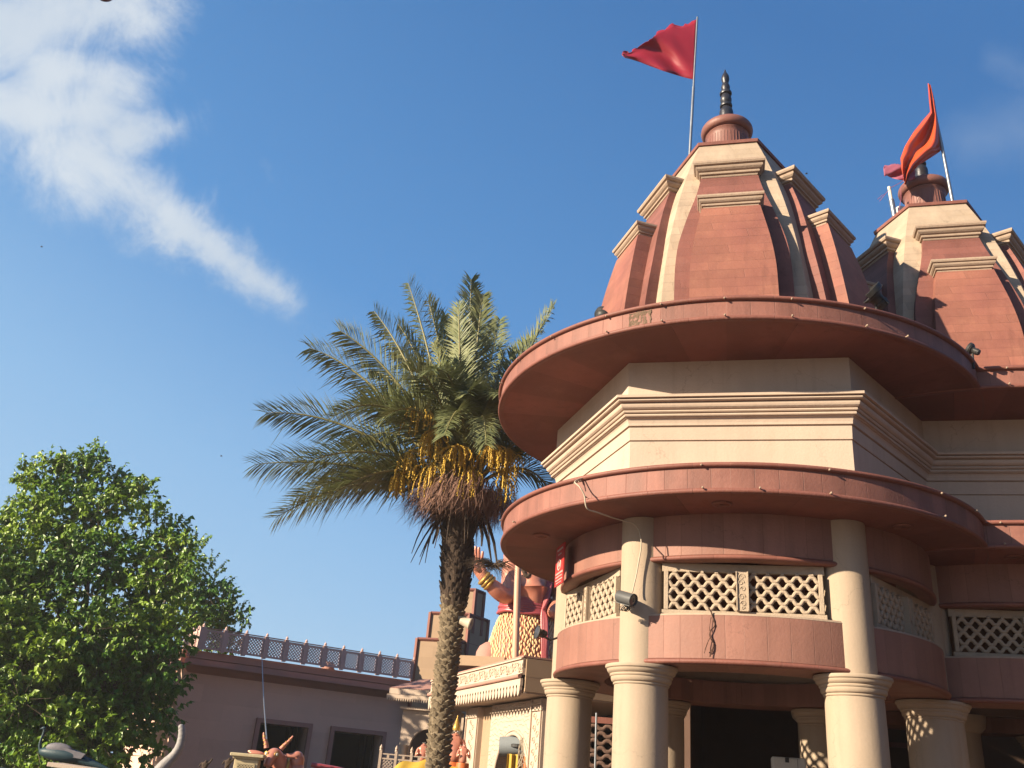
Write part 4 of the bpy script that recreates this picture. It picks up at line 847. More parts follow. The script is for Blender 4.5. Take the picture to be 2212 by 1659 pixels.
for i, (x, y, Y, rise, al, wd) in enumerate(fr):
    tip = at(x, y, Y); a = math.atan2(tip.y - cb.y, tip.x - cb.x); p0 = cb + Vector((math.cos(a) * .14, math.sin(a) * .14, random.uniform(-.05, .25))); p1 = p0.lerp(tip, al) + Vector((0, 0, rise))
    V, F = frond(p0 - PB, p1 - PB, tip - PB, wd * (1.3 if tip.x < -1.6 else 1.12), roll=(math.copysign(random.uniform(.55, 1.0), tip.x - cb.x) if abs(tip.x - cb.x) > .9 else random.uniform(-.6, .6)), droop=random.uniform(.10, .32))
    fo = qmesh('frond', V, F, M['frond'], palm)
    mb = MB(); ts = [k / 20 for k in range(21)]; mb.tube([bez(p0 - PB, p1 - PB, tip - PB, t) for t in ts], [.030 * (1 - t) ** .8 + .004 for t in ts], 6); mb.build('rachis', M['rachis'], fo, smooth=80)
# dead drooping skirt
V, F = [], []
def strand(p, pts_w):
    k0 = len(V)
    for j, (q, w, sd) in enumerate(pts_w):
        V.extend([q - sd * w, q + sd * w])
        if j: k = len(V); F.append((k - 4, k - 3, k - 1, k - 2))
for i in range(3600):
    a = random.uniform(0, 2 * PI); R0_ = random.uniform(.12, .66) ; d = Vector((math.cos(a), math.sin(a), 0)); z0 = 5.66 + random.uniform(-.12, .15) + .05 * math.sin(a * 3)
    p = Vector((-.585, 13.5, z0)) - PB + d * R0_ * (1.25 if d.x < -.3 else 1.15); l = random.uniform(.12, .46); sw = Vector((random.uniform(-.12, .12) - .06, random.uniform(-.12, .12), 0)); sd = Vector((math.cos(a + 1.5), math.sin(a + 1.5), 0)); w = random.uniform(.003, .007)
    q1 = p + d * .10 + Vector((0, 0, -.02)); q2 = q1 + d * .06 + sw * .4 + Vector((0, 0, -l * .5)); q3 = q2 + sw + Vector((0, 0, -l * .5)); strand(p, [(p, w, sd), (q1, w, sd), (q2, w * .8, sd), (q3, w * .3, sd)])
qmesh('dead_frond_skirt', V, F, M['deadfib'], palm)
mb = MB()
for i in range(12):
    a = random.uniform(0, 2 * PI); d = Vector((math.cos(a), math.sin(a), 0)); p0 = Vector((-.6, 13.5, 5.35 + random.uniform(-.1, .2))) - PB + d * .26; l = random.uniform(.35, .75)
    p1 = p0 + d * .25 * random.uniform(.5, 1.3) + Vector((0, 0, .05)); p2 = p0 + d * random.uniform(.25, .5) + Vector((0, 0, -l)); mb.tube([bez(p0, p1, p2, t / 6) for t in range(7)], [.028, .024, .02, .016, .013, .01, .005], 5)
# the two long dead stalks right of the trunk
for (x0, y0, x1, y1) in ((1040, 1120, 1062, 1215), (1052, 1120, 1075, 1225), (1036, 1130, 1040, 1180), (945, 1120, 935, 1175)): mb.tube(rel([at(x0, y0, 13.3), at((x0 + x1) / 2 + 4, (y0 + y1) / 2, 13.25), at(x1, y1, 13.25)], PB), [.03, .024, .012], 5)
mb.build('dead_stalks', M['trunkdark'], palm)
V, F = [], []
for i in range(230):
    c = at(1062 + random.uniform(-4, 14), 1222, 13.25) - PB; a = random.uniform(-.3, PI + .6); l = random.uniform(.2, .5); e = c + Vector((-math.cos(a) * l * .8 - .05, random.uniform(-.2, .2), -abs(math.sin(a)) * l * 1.0 + .08)); m_ = c.lerp(e, .5) + Vector((0, 0, .06)); sd = Vector((0, .2, 1)).normalized()
    strand(c, [(c, .004, sd), (m_, .004, sd), (e, .0015, sd)])
qmesh('hanging_dead_leaflets', V, F, M['trunkdark'], palm)
# date clusters
for (x, y, Y, s) in ((905, 905, 12.75, 1.0), (935, 960, 12.7, 1.1), (985, 990, 12.65, 1.0), (880, 1000, 12.9, .9), (930, 1030, 12.8, 1.0), (1060, 985, 12.75, .9), (1100, 1000, 12.9, 1.0), (1130, 960, 13.2, .9), (1010, 1040, 12.7, .9), (1085, 1050, 12.9, .9), (860, 1045, 13.0, .7)):
    c = at(x, y, Y + .08) - PB; V, F = [], []; mb = MB(); org = Vector((-.585, 13.4, 5.75)) - PB; top_ = c + Vector((0, 0, .22 * s))
    mb.tube([bez(org, org.lerp(top_, .6) + Vector((0, 0, .3)), top_, t / 8) for t in range(9)], .018, 6)
    for k in range(34):
        a = random.uniform(0, 2 * PI); rr = random.uniform(.02, .20) * s; rr *= 1.5; e = c + Vector((math.cos(a) * rr, math.sin(a) * rr, -random.uniform(.0, .34) * s)); m_ = top_.lerp(e, .5) + Vector((math.cos(a) * rr * .7, math.sin(a) * rr * .7, .05))
        mb.tube([bez(top_, m_, e, t / 5) for t in range(6)], .0045, 3, cap=False)
        for q in range(11):
            t = .35 + .65 * q / 10; p = bez(top_, m_, e, t) + Vector((random.uniform(-.012, .012), random.uniform(-.012, .012), 0)); r = random.uniform(.010, .016); k0 = len(mb.v)
            mb.v += [tuple(p + Vector(v) * r) for v in ((1, 0, 0), (0, 1, 0), (-1, 0, 0), (0, -1, 0), (0, 0, 1.4), (0, 0, -1.4))]; mb.f += [(k0 + i_, k0 + (i_ + 1) % 4, k0 + 4) for i_ in range(4)] + [(k0 + (i_ + 1) % 4, k0 + i_, k0 + 5) for i_ in range(4)]
    mb.build('date_cluster', M['dates'], palm, fix=False)
# ------------------------------------------------------------------ leafy tree
TB = Vector((-8.3, 20.0, 0)); tree = empty('peepal_tree', TB); tag(tree, 'big dense green leafy tree filling the lower left, against the low building', 'tree')
mb = MB(); limbs = []
def limb(p, q, r0, r1, n=7, jit=.12):
    pts = [p.lerp(q, i / n) + Vector((random.uniform(-jit, jit), random.uniform(-jit, jit), random.uniform(-jit, jit))) * (1 if 0 < i < n else 0) for i in range(n + 1)]; mb.tube(pts, [r0 + (r1 - r0) * i / n for i in range(n + 1)], 7); return pts
fork = Vector((-.1, 0, 1.6)); limb(Vector((0, 0, -.1)), fork, .34, .26, 6, .05)
blobs = [(150, 1300, 20, 2.1), (245, 1180, 20, 1.35), (298, 1295, 19.6, 1.3), (405, 1310, 27.5, 1.15), (130, 1130, 20, 1.0), (205, 1060, 20, .66), (150, 1050, 20, .55), (85, 1065, 20, .5), (60, 1340, 19, 1.7), (80, 1540, 18.5, 1.9), (215, 1480, 18.8, 1.5), (290, 1410, 19.2, .95),
         (455, 1290, 28, .72), (497, 1335, 28, .50), (440, 1340, 28, .7), (450, 1400, 28, .9), (-110, 1300, 20, 2.2), (-100, 1240, 20.5, 1.0), (45, 1150, 20, .6), (262, 1080, 20.2, .34), (340, 1180, 20.2, .6), (400, 1225, 27.5, .8), (60, 1680, 18, 1.6), (195, 1630, 18.4, .95), (312, 1385, 20.2, .6), (300, 1560, 19, .60), (-80, 1500, 18.6, 1.8), (300, 1500, 19.5, .4),
         (190, 990, 20, .28), (130, 1005, 20, .26), (280, 1058, 20.2, .22), (50, 1030, 20, .24), (20, 1130, 20, .36), ((-10.3, 23.2, 2.3), None, 0, 1.5), ((-9.4, 22.3, 3.3), None, 0, 1.1), ((-11.6, 21.3, 4.2), None, 0, 1.4), ((-9.6, 22.0, 1.6), None, 0, 1.1), ((-8.95, 24.4, 2.9), None, 0, .85), ((-9.0, 24.6, 4.0), None, 0, .8)]
leaves_V, leaves_F = [], []
def leaf(p, d, nrm, s):
    sd = d.cross(nrm)
    if sd.length < 1e-3: return
    sd.normalize(); up_ = sd.cross(d).normalized(); k = len(leaves_V)
    leaves_V.extend([p, p + d * s * .30 + sd * s * .42 + up_ * s * .06, p + d * s * .72 + sd * s * .26 + up_ * s * .02, p + d * s * 1.25, p + d * s * .72 - sd * s * .26 + up_ * s * .02, p + d * s * .30 - sd * s * .42 + up_ * s * .06, p + d * s * .55 - up_ * s * .07])
    leaves_F.extend([(k, k + 1, k + 6), (k + 1, k + 2, k + 6), (k + 2, k + 3, k + 6), (k + 3, k + 4, k + 6), (k + 4, k + 5, k + 6), (k + 5, k, k + 6)])
def rdir():
    while True:
        v = Vector((random.uniform(-1, 1), random.uniform(-1, 1), random.uniform(-1, 1)))
        if .05 < v.length < 1: return v.normalized()
def sprig(p, out, n, ln, s=.092):
    q = p.copy(); d = (out + Vector((random.uniform(-.4, .4), random.uniform(-.4, .4), random.uniform(.0, .7)))).normalized(); pts = [q.copy()]
    for i in range(n):
        q = q + d * ln / n; d = (d + Vector((random.uniform(-.15, .2), random.uniform(-.15, .15), -.06))).normalized(); pts.append(q.copy())
        for k in range(2):
            ld = (d * .3 + rdir() * .8 + Vector((.25, 0, -.75))).normalized(); leaf(q, ld, (rdir() * .6 + Vector((-.5, -.5, .6))).normalized(), s * random.uniform(.7, 1.25))
    return pts
tw = MB()
for (x, y, Y, r) in blobs:
    c = (at(x, y, Y) if y is not None else Vector(x)) - TB
    if y is None: x, y = 0, 0
    if r > .5:
        a_ = fork if c.z > 1.5 else Vector((0, 0, .9)); limb(a_, c.lerp(a_, .15), .12 * min(1, r) + .03, .03, 8, .15)
    ncl = int(240 * r ** 2.0) + 16
    # sub-clumps give the crown its light and dark masses
    subs = [(c + Vector((rdir() * r * random.uniform(.55, 1.0))), random.uniform(.24, .42) * min(r, 1.3)) for _ in range(int(5 + 11 * r))] + [(c, r * .6)]
    for k in range(ncl):
        sc_, sr = random.choice(subs); o_ = rdir(); o_.y *= .9; p = sc_ + o_ * sr * random.uniform(.7, 1.05)
        if x > 330 and y > 1480 and random.random() < .55: continue
        pts = sprig(p, o_, 5, random.uniform(.14, .30))
        if random.random() < .25: tw.tube([sc_.lerp(pts[0], .3)] + pts, .006, 4, cap=False)
# upright wind-blown shoots along the outline
for (x, y) in ((188, 1000), (192, 985), (205, 1000), (140, 1010), (128, 1000), (240, 1045), (246, 1035), (282, 1070), (288, 1062), (283, 1050), (50, 1030), (60, 1012), (95, 1015), (320, 1120), (345, 1130), (365, 1148), (400, 1175), (412, 1170), (430, 1180), (455, 1215), (462, 1235), (480, 1260), (495, 1285), (520, 1320), (525, 1340), (515, 1350), (10, 1100), (5, 1150), (480, 1330), (500, 1310), (165, 1010), (215, 1030), (22, 1085), (300, 1110), (380, 1160)):
    for k in range(4):
        p = at(x + random.uniform(-8, 8), y + random.uniform(2, 24), (27.5 if x > 405 else 20) + random.uniform(-.5, .5)) - TB; pts = sprig(p, Vector((random.uniform(-.2, .35), 0, 1)), 8, random.uniform(.35, .62), .08); tw.tube(pts, .006, 4, cap=False)
mb.build('trunk', M['bark'], tree, smooth=80); tw.build('twigs', M['bark'], tree, fix=False)
qmesh('leaf_crown', leaves_V, leaves_F, M['leaf'], tree)
print('leaves', len(leaves_F) // 6)
# a second, darker mass of foliage behind against the wall
# ------------------------------------------------------------------ giant copper statue (torso, raised hand, tufted skirt)
SO = at(1140, 1425, 22.0); SO.z = 0; stt = empty('giant_statue', SO); tag(stt, 'giant copper-coloured statue with raised palm, crimson sash and tufted skirt behind the pavilion', 'statue')
def sk(name, verts, edges, rad, mt_, parent, sub=2):
    me = bpy.data.meshes.new(name); me.from_pydata([tuple(v) for v in verts], edges, []); me.materials.append(mt_); o = bpy.data.objects.new(name, me); S.collection.objects.link(o); o.parent = parent
    mdf = o.modifiers.new('skin', 'SKIN'); mdf.use_smooth_shade = True
    sv = me.skin_vertices[0].data
    for i, r in enumerate(rad): sv[i].radius = r if isinstance(r, tuple) else (r, r)
    sv[0].use_root = True
    s = o.modifiers.new('sub', 'SUBSURF'); s.levels = sub; s.render_levels = sub; return o
def L3(x, y, Y=22.0): return at(x, y, Y) - SO
V = []; E_ = []; R3 = []
def addv(p, r, prev=None):
    V.append(p); R3.append(r); i = len(V) - 1
    if prev is not None: E_.append((prev, i))
    return i
m_px = 22.0 / FPX * 1.06
waist = addv(L3(1142, 1320), (.58, .50)); hip = addv(L3(1140, 1400), (.64, .52), waist); belly = addv(L3(1143, 1272, 21.95), (.50, .48), waist); chest = addv(L3(1146, 1225, 21.9), (.66, .56), belly); upch = addv(L3(1148, 1190), (.66, .40), chest)
neck = addv(L3(1142, 1158), .24, upch); head = addv(L3(1136, 1118), (.34, .38), neck); crown_ = addv(L3(1134, 1100), (.24, .28), head)
shR = addv(L3(1108, 1195, 21.9), .28, upch); elR = addv(L3(1100, 1296, 21.4), .235, shR); frR = addv(L3(1075, 1277, 21.2), .22, elR); wrR = addv(L3(1046, 1250, 21.1), .135, frR)
shL = addv(L3(1190, 1195, 21.9), .28, upch); elL = addv(L3(1215, 1290, 21.9), .22, shL); haL = addv(L3(1190, 1330, 21.3), .14, elL)
pl1 = addv(L3(1036, 1232, 21.08), (.20, .09), wrR); pl2 = addv(L3(1031, 1214, 21.05), (.21, .08), pl1)
body = sk('body', V, E_, R3, M['copper'], stt)
for k, (x0, y0, x1, y1, x2, y2, r) in enumerate(((1023, 1207, 1020, 1196, 1020, 1188, .042), (1029, 1205, 1027, 1190, 1028, 1179, .046), (1034, 1206, 1034, 1191, 1035, 1181, .045), (1040, 1210, 1042, 1198, 1043, 1190, .040))):
    mbv = [L3(1031 + (x0 - 1031) * .6, 1216, 21.05), L3(x0, y0, 21.03), L3(x1, y1, 21.0), L3(x2, y2, 20.98)]; sk('finger', mbv, [(0, 1), (1, 2), (2, 3)], [r * 1.1, r * 1.05, r, r * .75], M['copper'], body, 2)
sk('thumb', [L3(1036, 1232, 21.0), L3(1024, 1224, 20.95), L3(1021, 1212, 20.92), L3(1022, 1204, 20.9)], [(0, 1), (1, 2), (2, 3)], [.08, .06, .05, .038], M['copper'], body, 2)
# face: eyes, nose, mouth, ears, hair
fc = L3(1136, 1108, 21.65); mb = MB(); mb.ball(fc + Vector((0, -.02, -.02)), (.05, .10, .11)); mb.build('nose', M['copper'], body, smooth=80)
mb = MB(); [mb.ball(fc + Vector((s * .13, .03, .08)), (.06, .03, .03)) for s in (-1, 1)]; mb.build('eyes', M['signw'], body, smooth=80); mb = MB(); mb.ball(fc + Vector((0, .02, -.17)), (.10, .04, .035)); mb.build('mouth', M['sash'], body, smooth=80)
mb = MB(); [mb.ball(L3(1136, 1115) + Vector((s * .36, 0, 0)), (.05, .08, .13)) for s in (-1, 1)]; mb.build('ears', M['copper'], body, smooth=80)
mb = MB(); mb.ball(L3(1137, 1104, 22.1), (.36, .38, .24))
for k in range(14):
    a = PI * k / 13 + PI * .0; x = -.34 * math.cos(a); mb.tube([L3(1137, 1098) + Vector((x, .18, .1)), L3(1150, 1130) + Vector((x * 1.35, .28, 0)), L3(1150, 1170) + Vector((x * 1.5, .30, 0)), L3(1148, 1205) + Vector((x * 1.5, .32, 0))], [.06, .07, .06, .02], 6)
mb.build('hair', M['copper'], body, smooth=80)
# bracelet, armlet
def torus(mb, c, ax, R_, r, n=28, k=8):
    q = Vector(ax).to_track_quat('Z', 'Y').to_matrix(); mb.tube([Vector(c) + q @ Vector((R_ * math.cos(2 * PI * i / n), R_ * math.sin(2 * PI * i / n), 0)) for i in range(n + 1)], r, k, cap=False)
mb = MB(); axv = L3(1046, 1250, 21.1) - L3(1075, 1277, 21.2)
for t in (-.03, .06, .14): torus(mb, L3(1048, 1251, 21.1) - axv.normalized() * t, axv, .155 + .02 * t, .045)
mb.build('bracelet', M['gold'], stt, smooth=80)
# skirt
def oval(c, rx, ry, n=40, ph=0, wob=0): return [Vector((c[0] + rx * math.cos(2 * PI * k / n) * (1 + wob * math.sin(9 * 2 * PI * k / n + ph)), c[1] + ry * math.sin(2 * PI * k / n) * (1 + wob * math.sin(9 * 2 * PI * k / n + ph)), c[2])) for k in range(n)]
def zrow(y, x=1140): return L3(x, y)
rows = [(1332, 1141, .64, .50), (1345, 1138, .70, .54), (1365, 1135, .76, .58), (1390, 1132, .82, .62), (1415, 1129, .87, .66), (1440, 1127, .90, .68), (1480, 1126, .9, .68)]
mb = MB(); mb.loft([oval(zrow(y, x), rx, ry) for y, x, rx, ry in rows]); skt = mb.build('skirt', M['skirt'], stt, smooth=80)
mb = MB()
for i in range(19):
    for k in range(42):
        y = 1338 + i * 5.8; f_ = np.interp(y, [r[0] for r in rows], [r[2] for r in rows]); g_ = np.interp(y, [r[0] for r in rows], [r[3] for r in rows]); xx = np.interp(y, [r[0] for r in rows], [r[1] for r in rows]); a = 2 * PI * (k + .5 * (i % 2)) / 42 + random.uniform(-.04, .04)
        if math.sin(a) > .3: continue
        c = zrow(y, xx) + Vector((f_ * math.cos(a), g_ * math.sin(a), random.uniform(-.015, .015))); R_m = Matrix.Rotation(a - PI / 2, 3, 'Z') @ Matrix.Rotation(random.uniform(-.35, .35), 3, 'Y')
        mb.ball(c, (.026, .02, .066), 6, 5, M=R_m)
mb.build('tufts', M['spots'], skt, smooth=80)
mb = MB()
for i in range(8):
    y = 1300 + i * 4.6; rx = .64 + .012 * i + .02 * math.sin(i * 2.1); ry = .50 + .01 * i; n = 44
    pts = [L3(1141, y) + Vector((rx * math.cos(2 * PI * k / n), ry * math.sin(2 * PI * k / n), .10 * math.cos(2 * PI * k / n) * (i - 3.5) * -.12 + .018 * math.sin(5 * 2 * PI * k / n + i))) for k in range(n + 1)]; mb.tube(pts, .042, 7, cap=False)
mb.loft([oval(L3(1141, 1298), .60, .46), oval(L3(1141, 1336), .64, .50)]); sa = mb.build('sash', M['sash'], stt, smooth=80)
mb = MB()
for k in range(6):
    x = 1170 + k * 2.2; mb.tube(smooth_path([L3(1172, 1318, 21.45), L3(x, 1335, 21.42), L3(x + 1, 1380, 21.36), L3(x + 1.5, 1425, 21.35)]), .035, 6)
for k in range(5): mb.tube(smooth_path([L3(1172, 1318, 21.45), L3(1176 + k * 2, 1300 - k * 2, 21.5), L3(1178 + k * 3.2, 1270 - k * 2, 21.6), L3(1182 + k * 3.4, 1235, 21.7)]), .035, 6)
mb.build('sash_tail', M['sash'], stt, smooth=80)
mb = MB()
for k in range(26):
    t = k / 25; mb.ball(L3(1120 + 38 * t, 1190 + 55 * math.sin(PI * t), 21.5 - .06 * math.sin(PI * t)), (.05, .05, .05), 8, 6)
mb.build('bead_necklace', M['trunkdark'], stt, smooth=80)
mb = MB(); mb.box((0, .2, 1.1), (2.4, 2.0, 2.2)); mb.lathe([(1.1, 2.2), (1.05, 2.35), (.9, 2.5), (.7, 2.6), (.2, 2.62)], 32); mb.build('pedestal', M['tan'], stt)
b = at(1113, 1430, 20.9); o = MB().tube(rel([b + Vector((0, 0, -1.2)), b, at(1118, 1258, 20.9), at(1124, 1120, 20.9)], b), .078, 14).build('staff', M['staffm'], loc=b, smooth=80); tag(o, 'copper-coloured staff standing upright in front of the giant statue', 'staff')
# platform steps by the statue feet
c = at(1052, 1418, 21.9); e = empty('stone_steps', c, -.3); tag(e, 'low reddish stone steps on the roof at the statue skirt', 'steps')
mb = MB(); mb.box((-.15, 0, -.22), (1.5, .9, .12)); mb.box((0, 0, -.11), (1.1, .8, .12)); mb.build('steps', M['tan'], e); mb = MB(); mb.lathe([(.35, -.05), (.34, .1), (.27, .24), (.14, .33), (.01, .36)], 20, c=(.05, .1)); mb.build('dome', M['pinktrim'], e, smooth=60)
# ------------------------------------------------------------------ cow statue
c = at(592, 1622, 13.0); e = empty('cow_statue', c); tag(e, 'copper cow statue with ringed horns and wide ears lying by the cream pedestal', 'cow statue')
k_ = 13.0 / FPX * 1.03
def px(dx, dy, d=0): return Vector((dx * k_, d, -dy * k_))
Vb = [px(120, 58, .5), px(85, 57, .35), px(52, 53, .25), px(28, 38, .15), px(12, 20, .05), px(1, 3, -.02), px(-1, 12, -.08), px(-3, 23, -.13), px(-4, 31, -.15)]
Rb = [.17, .18, .17, .13, .11, .112, .09, .064, .062]
body = sk('body', Vb, [(i, i + 1) for i in range(8)], Rb, M['copper'], e, 2)
mb = MB(); mb.tube([px(40, 46, .18), px(43, 30, .16), px(44, 20, .16)], [.12, .11, .09], 12); mb.ball(px(42, 15, .15), (.105, .09, .13), 16, 12); mb.build('hump', M['copper'], e, smooth=80)
for s, pts in ((-1, [(-14, -4), (-17, -14), (-22, -22), (-24, -31)]), (1, [(14, -4), (20, -12), (27, -20), (33, -29)])):
    mb = MB(); mb.tube(smooth_path([px(x, y, -.05) for x, y in pts], 5), [.034 - .024 * i / 15 for i in range(16)], 10); h = mb.build('horn', M['copper'], e, smooth=80)
    mb = MB(); a_, b_ = px(*pts[0], -.05), px(*pts[3], -.05)
    for t in (.25, .5, .75): torus(mb, a_.lerp(b_, t) + px(0, 0), b_ - a_, .034 - .02 * t, .006, 16, 6)
    mb.build('gold_ring', M['gold'], h)
for s in (-1, 1):
    mb = MB(); mb.ball(px(s * 33, 6, 0), (.12, .02, .030), 16, 8, M=Matrix.Rotation(-.10 * s, 3, 'Y')); mb.ball(px(s * 33, 7, -.016), (.09, .012, .018), 16, 8); mb.build('ear', M['copper'], e, smooth=80)
mb = MB(); [mb.ball(px(s * 10, 6, -.115), (.02, .018, .024)) for s in (-1, 1)]; mb.build('eyes', M['signw'], e, smooth=80); mb = MB(); [torus(mb, px(s * 10, 6, -.122), (s * .4, -1, 0), .026, .006) for s in (-1, 1)]; mb.build('eye_rims', M['gold'], e, smooth=80)
mb = MB(); [mb.ball(px(s * 5, 30, -.21), (.012, .01, .012)) for s in (-1, 1)]; mb.tube([px(-7, 35, -.19), px(-2, 37, -.205), px(4, 35, -.19)], .006, 5); mb.build('nostrils', M['trunkdark'], e, smooth=80)
mb = MB(); torus(mb, px(22, 34, .10), (.9, .4, -.2), .155, .02); mb.build('garland', M['gold'], e, smooth=80)
o = MB().tube([px(70, 18, .2), px(118, 24, .3), px(170, 32, .3)], [.03, .045, .045], 8).build('saddle_edge', M['sash'], e, smooth=80)
# cream pedestal
c = at(536, 1640, 12.6); e = empty('cream_pedestal', (c.x, c.y, 0), .12); tag(e, 'cream painted pedestal with a pierced panel, left of the cow statue', 'pedestal'); z = c.z
mb = MB(); mb.box((0, 0, z / 2 + .0), (.30, .30, z)); mb.build('body', M['creamp'], e, bevel=.008); mb = MB(); mb.box((0, 0, z + .045), (.42, .42, .04)); mb.box((0, 0, z + .015), (.35, .35, .03)); mb.build('cap', M['creamp'], e, bevel=.008)
mb = MB(); mb.box((0, -.152, z - .16), (.20, .004, .20)); pn = mb.build('recess_shade', M['dark'], e); jj = jali(.20, .20, .028, .011, .008); mb = MB(); mb.v = jj.v; mb.f = jj.f  # dark plate stands in for shade behind the pierced panel
for a_, b_ in (((-.105, 0), (.015, .22)), ((.105, 0), (.015, .22)), ((0, .105), (.22, .015)), ((0, -.105), (.22, .015))): mb.box((a_[0], 0, a_[1]), (b_[0], .012, b_[1]))
mb.build('pierced_panel', M['creamp'], e, loc=(0, -.160, z - .16))
# elephant trunk statue
c = at(352, 1659, 12.0); e = empty('elephant_statue', (c.x, c.y, 0)); tag(e, 'grey raised elephant trunk of a statue in front of the low building', 'elephant statue')
def q12(x, y, Y=12.0): return at(x, y, Y) - Vector((c.x, c.y, 0))
pts = [q12(386, 1572), q12(392, 1573), q12(393, 1590), q12(388, 1612), q12(376, 1632), q12(360, 1648), q12(346, 1665), q12(334, 1690), q12(326, 1730), q12(322, 1790)]
sp2 = smooth_path(pts, 5); n = len(sp2); mb = MB(); mb.tube(sp2, [float(np.interp(i / (n - 1), [0, .06, .2, .45, .7, 1], [.022, .040, .046, .058, .085, .15])) + .002 * math.sin(i * 2.2) for i in range(n)], 16); mb.build('raised_trunk', M['eleph'], e, smooth=80)
hd = pts[-1] + Vector((0, .15, -.15)); sk('body', [hd + Vector((0, 1.1, -.25)), hd + Vector((0, .5, -.1)), hd + Vector((0, .05, .0)), pts[-1]], [(0, 1), (1, 2), (2, 3)], [.42, .40, .28, .16], M['eleph'], e, 2)
mb = MB(); [mb.ball(hd + Vector((s * .3, .15, .02)), (.06, .14, .2), 14, 10) for s in (-1, 1)]; mb.build('ears', M['eleph'], e, smooth=80)
mb = MB(); [mb.tube([hd + Vector((s * .2, y, -.2)), hd + Vector((s * .2, y, -hd.z + .02))], [.13, .10], 12) for s in (-1, 1) for y in (.3, 1.1)]; mb.build('legs', M['eleph'], e, smooth=80)
# heron / peacock statue
c = at(170, 1659, 12.0); e = empty('bird_statue', (c.x, c.y, 0)); tag(e, 'dark teal long-necked bird statue with grey wings in front of the tree', 'bird statue')
def qb(x, y, Y=12.0): return at(x, y, Y) - Vector((c.x, c.y, 0))
nk = smooth_path([qb(92, 1578), qb(96, 1572), qb(94, 1584), qb(88, 1600), qb(86, 1615), qb(92, 1626), qb(105, 1632)], 4)
mb = MB(); mb.tube([qb(86, 1575), qb(91, 1573)], [.003, .010], 6); mb.tube(nk[4:], [.014 + .02 * (i / len(nk)) ** 2 for i in range(len(nk) - 4)], 9); mb.ball(qb(95, 1573), (.028, .02, .02), 10, 8)
dirb = (qb(190, 1640) - qb(100, 1626)).normalized(); R_m = dirb.to_track_quat('X', 'Z').to_matrix()
mb.ball(qb(135, 1630), (.30, .10, .085), 18, 12, M=R_m); mb.tube([qb(160, 1636), qb(200, 1650), qb(235, 1662)], [.06, .045, .015], 9); mb.build('body', M['bluebird'], e, smooth=80)
mb = MB(); mb.ball(qb(128, 1618, 11.95), (.17, .035, .07), 16, 8, M=R_m); mb.prism([(0, 0), (.34, -.06), (.30, -.12), (.05, -.10)], -.01, .01); mb.v[-8:] = [tuple(Vector(v) + qb(128, 1612, 11.93)) for v in mb.v[-8:]]; mb.build('wing', M['wingb'], e, smooth=40)
mb = MB(); [mb.tube([qb(x, 1640), qb(x, 1640) * 1 + Vector((0, 0, -qb(x, 1640).z))], .012, 7) for x in (118, 132)]; mb.build('legs', M['bluebird'], e)
c = at(185, 1655, 11.5); o = MB().box((0, 0, -.03), (.72, .4, .045)).build('pale_slab', M['shrine'], loc=c, bevel=.005); o.rotation_euler = (0, .055, 0); tag(o, 'pale stone slab below the long-necked bird statue', 'slab')
c = at(60, 1668, 11.0); o = MB().box((0, 0, -.06), (2.4, .5, .12)).build('dark_ledge', M['bluebird'], loc=c, bevel=.01); o.rotation_euler = (0, .05, 0); tag(o, 'dark painted ledge along the bottom left corner', 'ledge')
# small figures on the pavilion side: seated crowned idol and two others; yellow drape
def idol(x, y, Y, h, lab, crown=True):
    c = at(x, y, Y); e = empty('painted_idol', c); tag(e, lab, 'idol', 'painted idols around the palm foot')
    s = h; sk('body', [Vector((0, 0, -.55 * s)), Vector((0, 0, -.30 * s)), Vector((0, 0, -.12 * s)), Vector((0, -.01, .02 * s)), Vector((.16 * s, 0, -.14 * s)), Vector((.2 * s, -.05, -.34 * s)), Vector((.10 * s, -.14 * s, -.22 * s)), Vector((-.16 * s, 0, -.14 * s)), Vector((-.2 * s, -.05, -.34 * s)), Vector((-.12 * s, -.14 * s, -.24 * s))],
              [(0, 1), (1, 2), (2, 3), (2, 4), (4, 5), (5, 6), (2, 7), (7, 8), (8, 9)], [.15 * s, .11 * s, .10 * s, .065 * s, .055 * s, .045 * s, .035 * s, .055 * s, .045 * s, .035 * s], M['copper'], e, 2)
    mb = MB(); [mb.ball((sx * .03 * s, -.066 * s, .040 * s), .012 * s, 8, 6) for sx in (-1, 1)]; mb.build('eyes', M['signw'], e); mb = MB(); mb.ball((0, -.075 * s, .01 * s), (.012 * s, .02 * s, .022 * s), 8, 6); mb.ball((0, -.068 * s, -.025 * s), (.022 * s, .012 * s, .008 * s), 8, 6); mb.build('nose_and_mouth', M['copper'], e)
    if crown: MB().lathe([(.07 * s, .055 * s), (.075 * s, .085 * s), (.07 * s, .14 * s), (.05 * s, .17 * s), (.03 * s, .24 * s), (.012 * s, .28 * s), (.002, .34 * s)], 14).build('crown', M['gold'], e, smooth=50)
    MB().lathe([(.20 * s, -.50 * s), (.21 * s, -.56 * s), (.24 * s, -1.3 * s)], 18).build('robe', M['robe'], e, smooth=60)
idol(985, 1585, 17.4, .95, 'crowned copper idol just right of the palm trunk'); idol(916, 1608, 17.3, .6, 'small copper idol half hidden left of the palm trunk', False); idol(1003, 1612, 17.1, .55, 'small copper idol between the crowned idol and carved pier', False)
c = at(935, 1672, 15.3); mb = MB(); vs = []; n, k = 30, 12
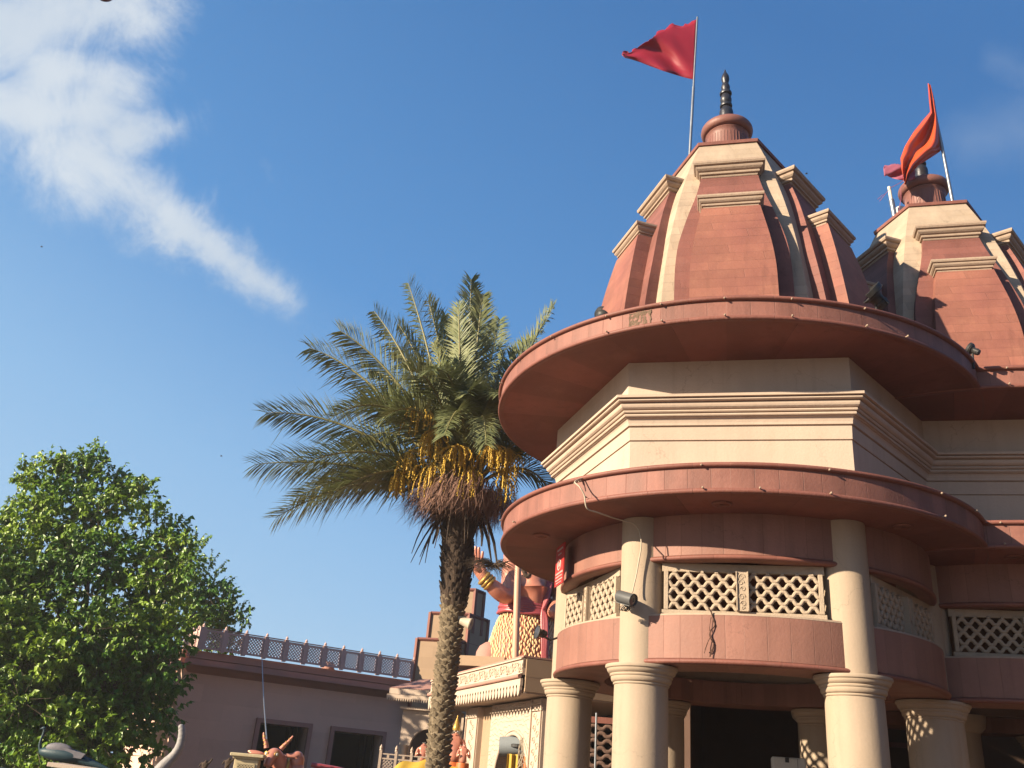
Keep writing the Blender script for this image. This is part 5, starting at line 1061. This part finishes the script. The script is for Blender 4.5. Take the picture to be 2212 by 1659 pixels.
for i in range(n + 1):
    for j in range(k + 1):
        u = i / n; w = j / k; x = -.62 + 1.25 * u; top = .20 * math.sin(PI * min(1, u * 1.1 + .02)) ** .6; vs.append((x, -.25 * math.sin(w * PI * .5) - .02 * math.sin(u * 23 + w * 3), top * (1 - w * .15) + .03 * math.sin(u * 17) * (1 - w) - .8 * w ** 1.4))
mb.add(vs, [(i * (k + 1) + j, (i + 1) * (k + 1) + j, (i + 1) * (k + 1) + j + 1, i * (k + 1) + j + 1) for i in range(n) for j in range(k)]); o = mb.build('yellow_drape', M['yellow'], loc=c, smooth=80, fix=False); tag(o, 'folded yellow cloth draped low around the palm trunk', 'cloth')
# little dark figures by the left building
for x, y, lab in ((440, 1650, 'small dark figurine, left of the pair before the low building'), (490, 1645, 'small dark figurine nearest the cream pedestal')):
    c = at(x, y, 12.5); e = empty('garden_figurine', c); tag(e, lab, 'figurine', 'garden figurines')
    sk('body', [Vector((0, 0, -.12)), Vector((.02, 0, -.02)), Vector((.03, 0, .05)), Vector((.07, 0, .02)), Vector((.10, 0, .07)), Vector((-.03, 0, .01)), Vector((-.05, 0, -.04))], [(0, 1), (1, 2), (1, 3), (3, 4), (1, 5), (5, 6)], [.03, .026, .022, .014, .010, .014, .010], M['trunkdark'], e, 1)
    MB().lathe([(.03, -.10), (.045, -.13), (.05, -c.z)], 12).build('stand', M['tan'], e)

# ------------------------------------------------------------------ late-afternoon haze in the air
hz = MB().box((5, 45, 7.5), (150, 190, 17.2)).build('haze', M['ground']); hm = bpy.data.materials.new('air_haze'); hm.use_nodes = True; hn = hm.node_tree; hn.nodes.clear()
ho = hn.nodes.new('ShaderNodeOutputMaterial'); hv = hn.nodes.new('ShaderNodeVolumePrincipled'); hv.inputs['Color'].default_value = (.95, .93, .92, 1); hv.inputs['Density'].default_value = 0.001; hv.inputs['Anisotropy'].default_value = 0.3; hn.links.new(hv.outputs[0], ho.inputs['Volume'])
hz.data.materials.clear(); hz.data.materials.append(hm); tag(hz, kind='stuff')
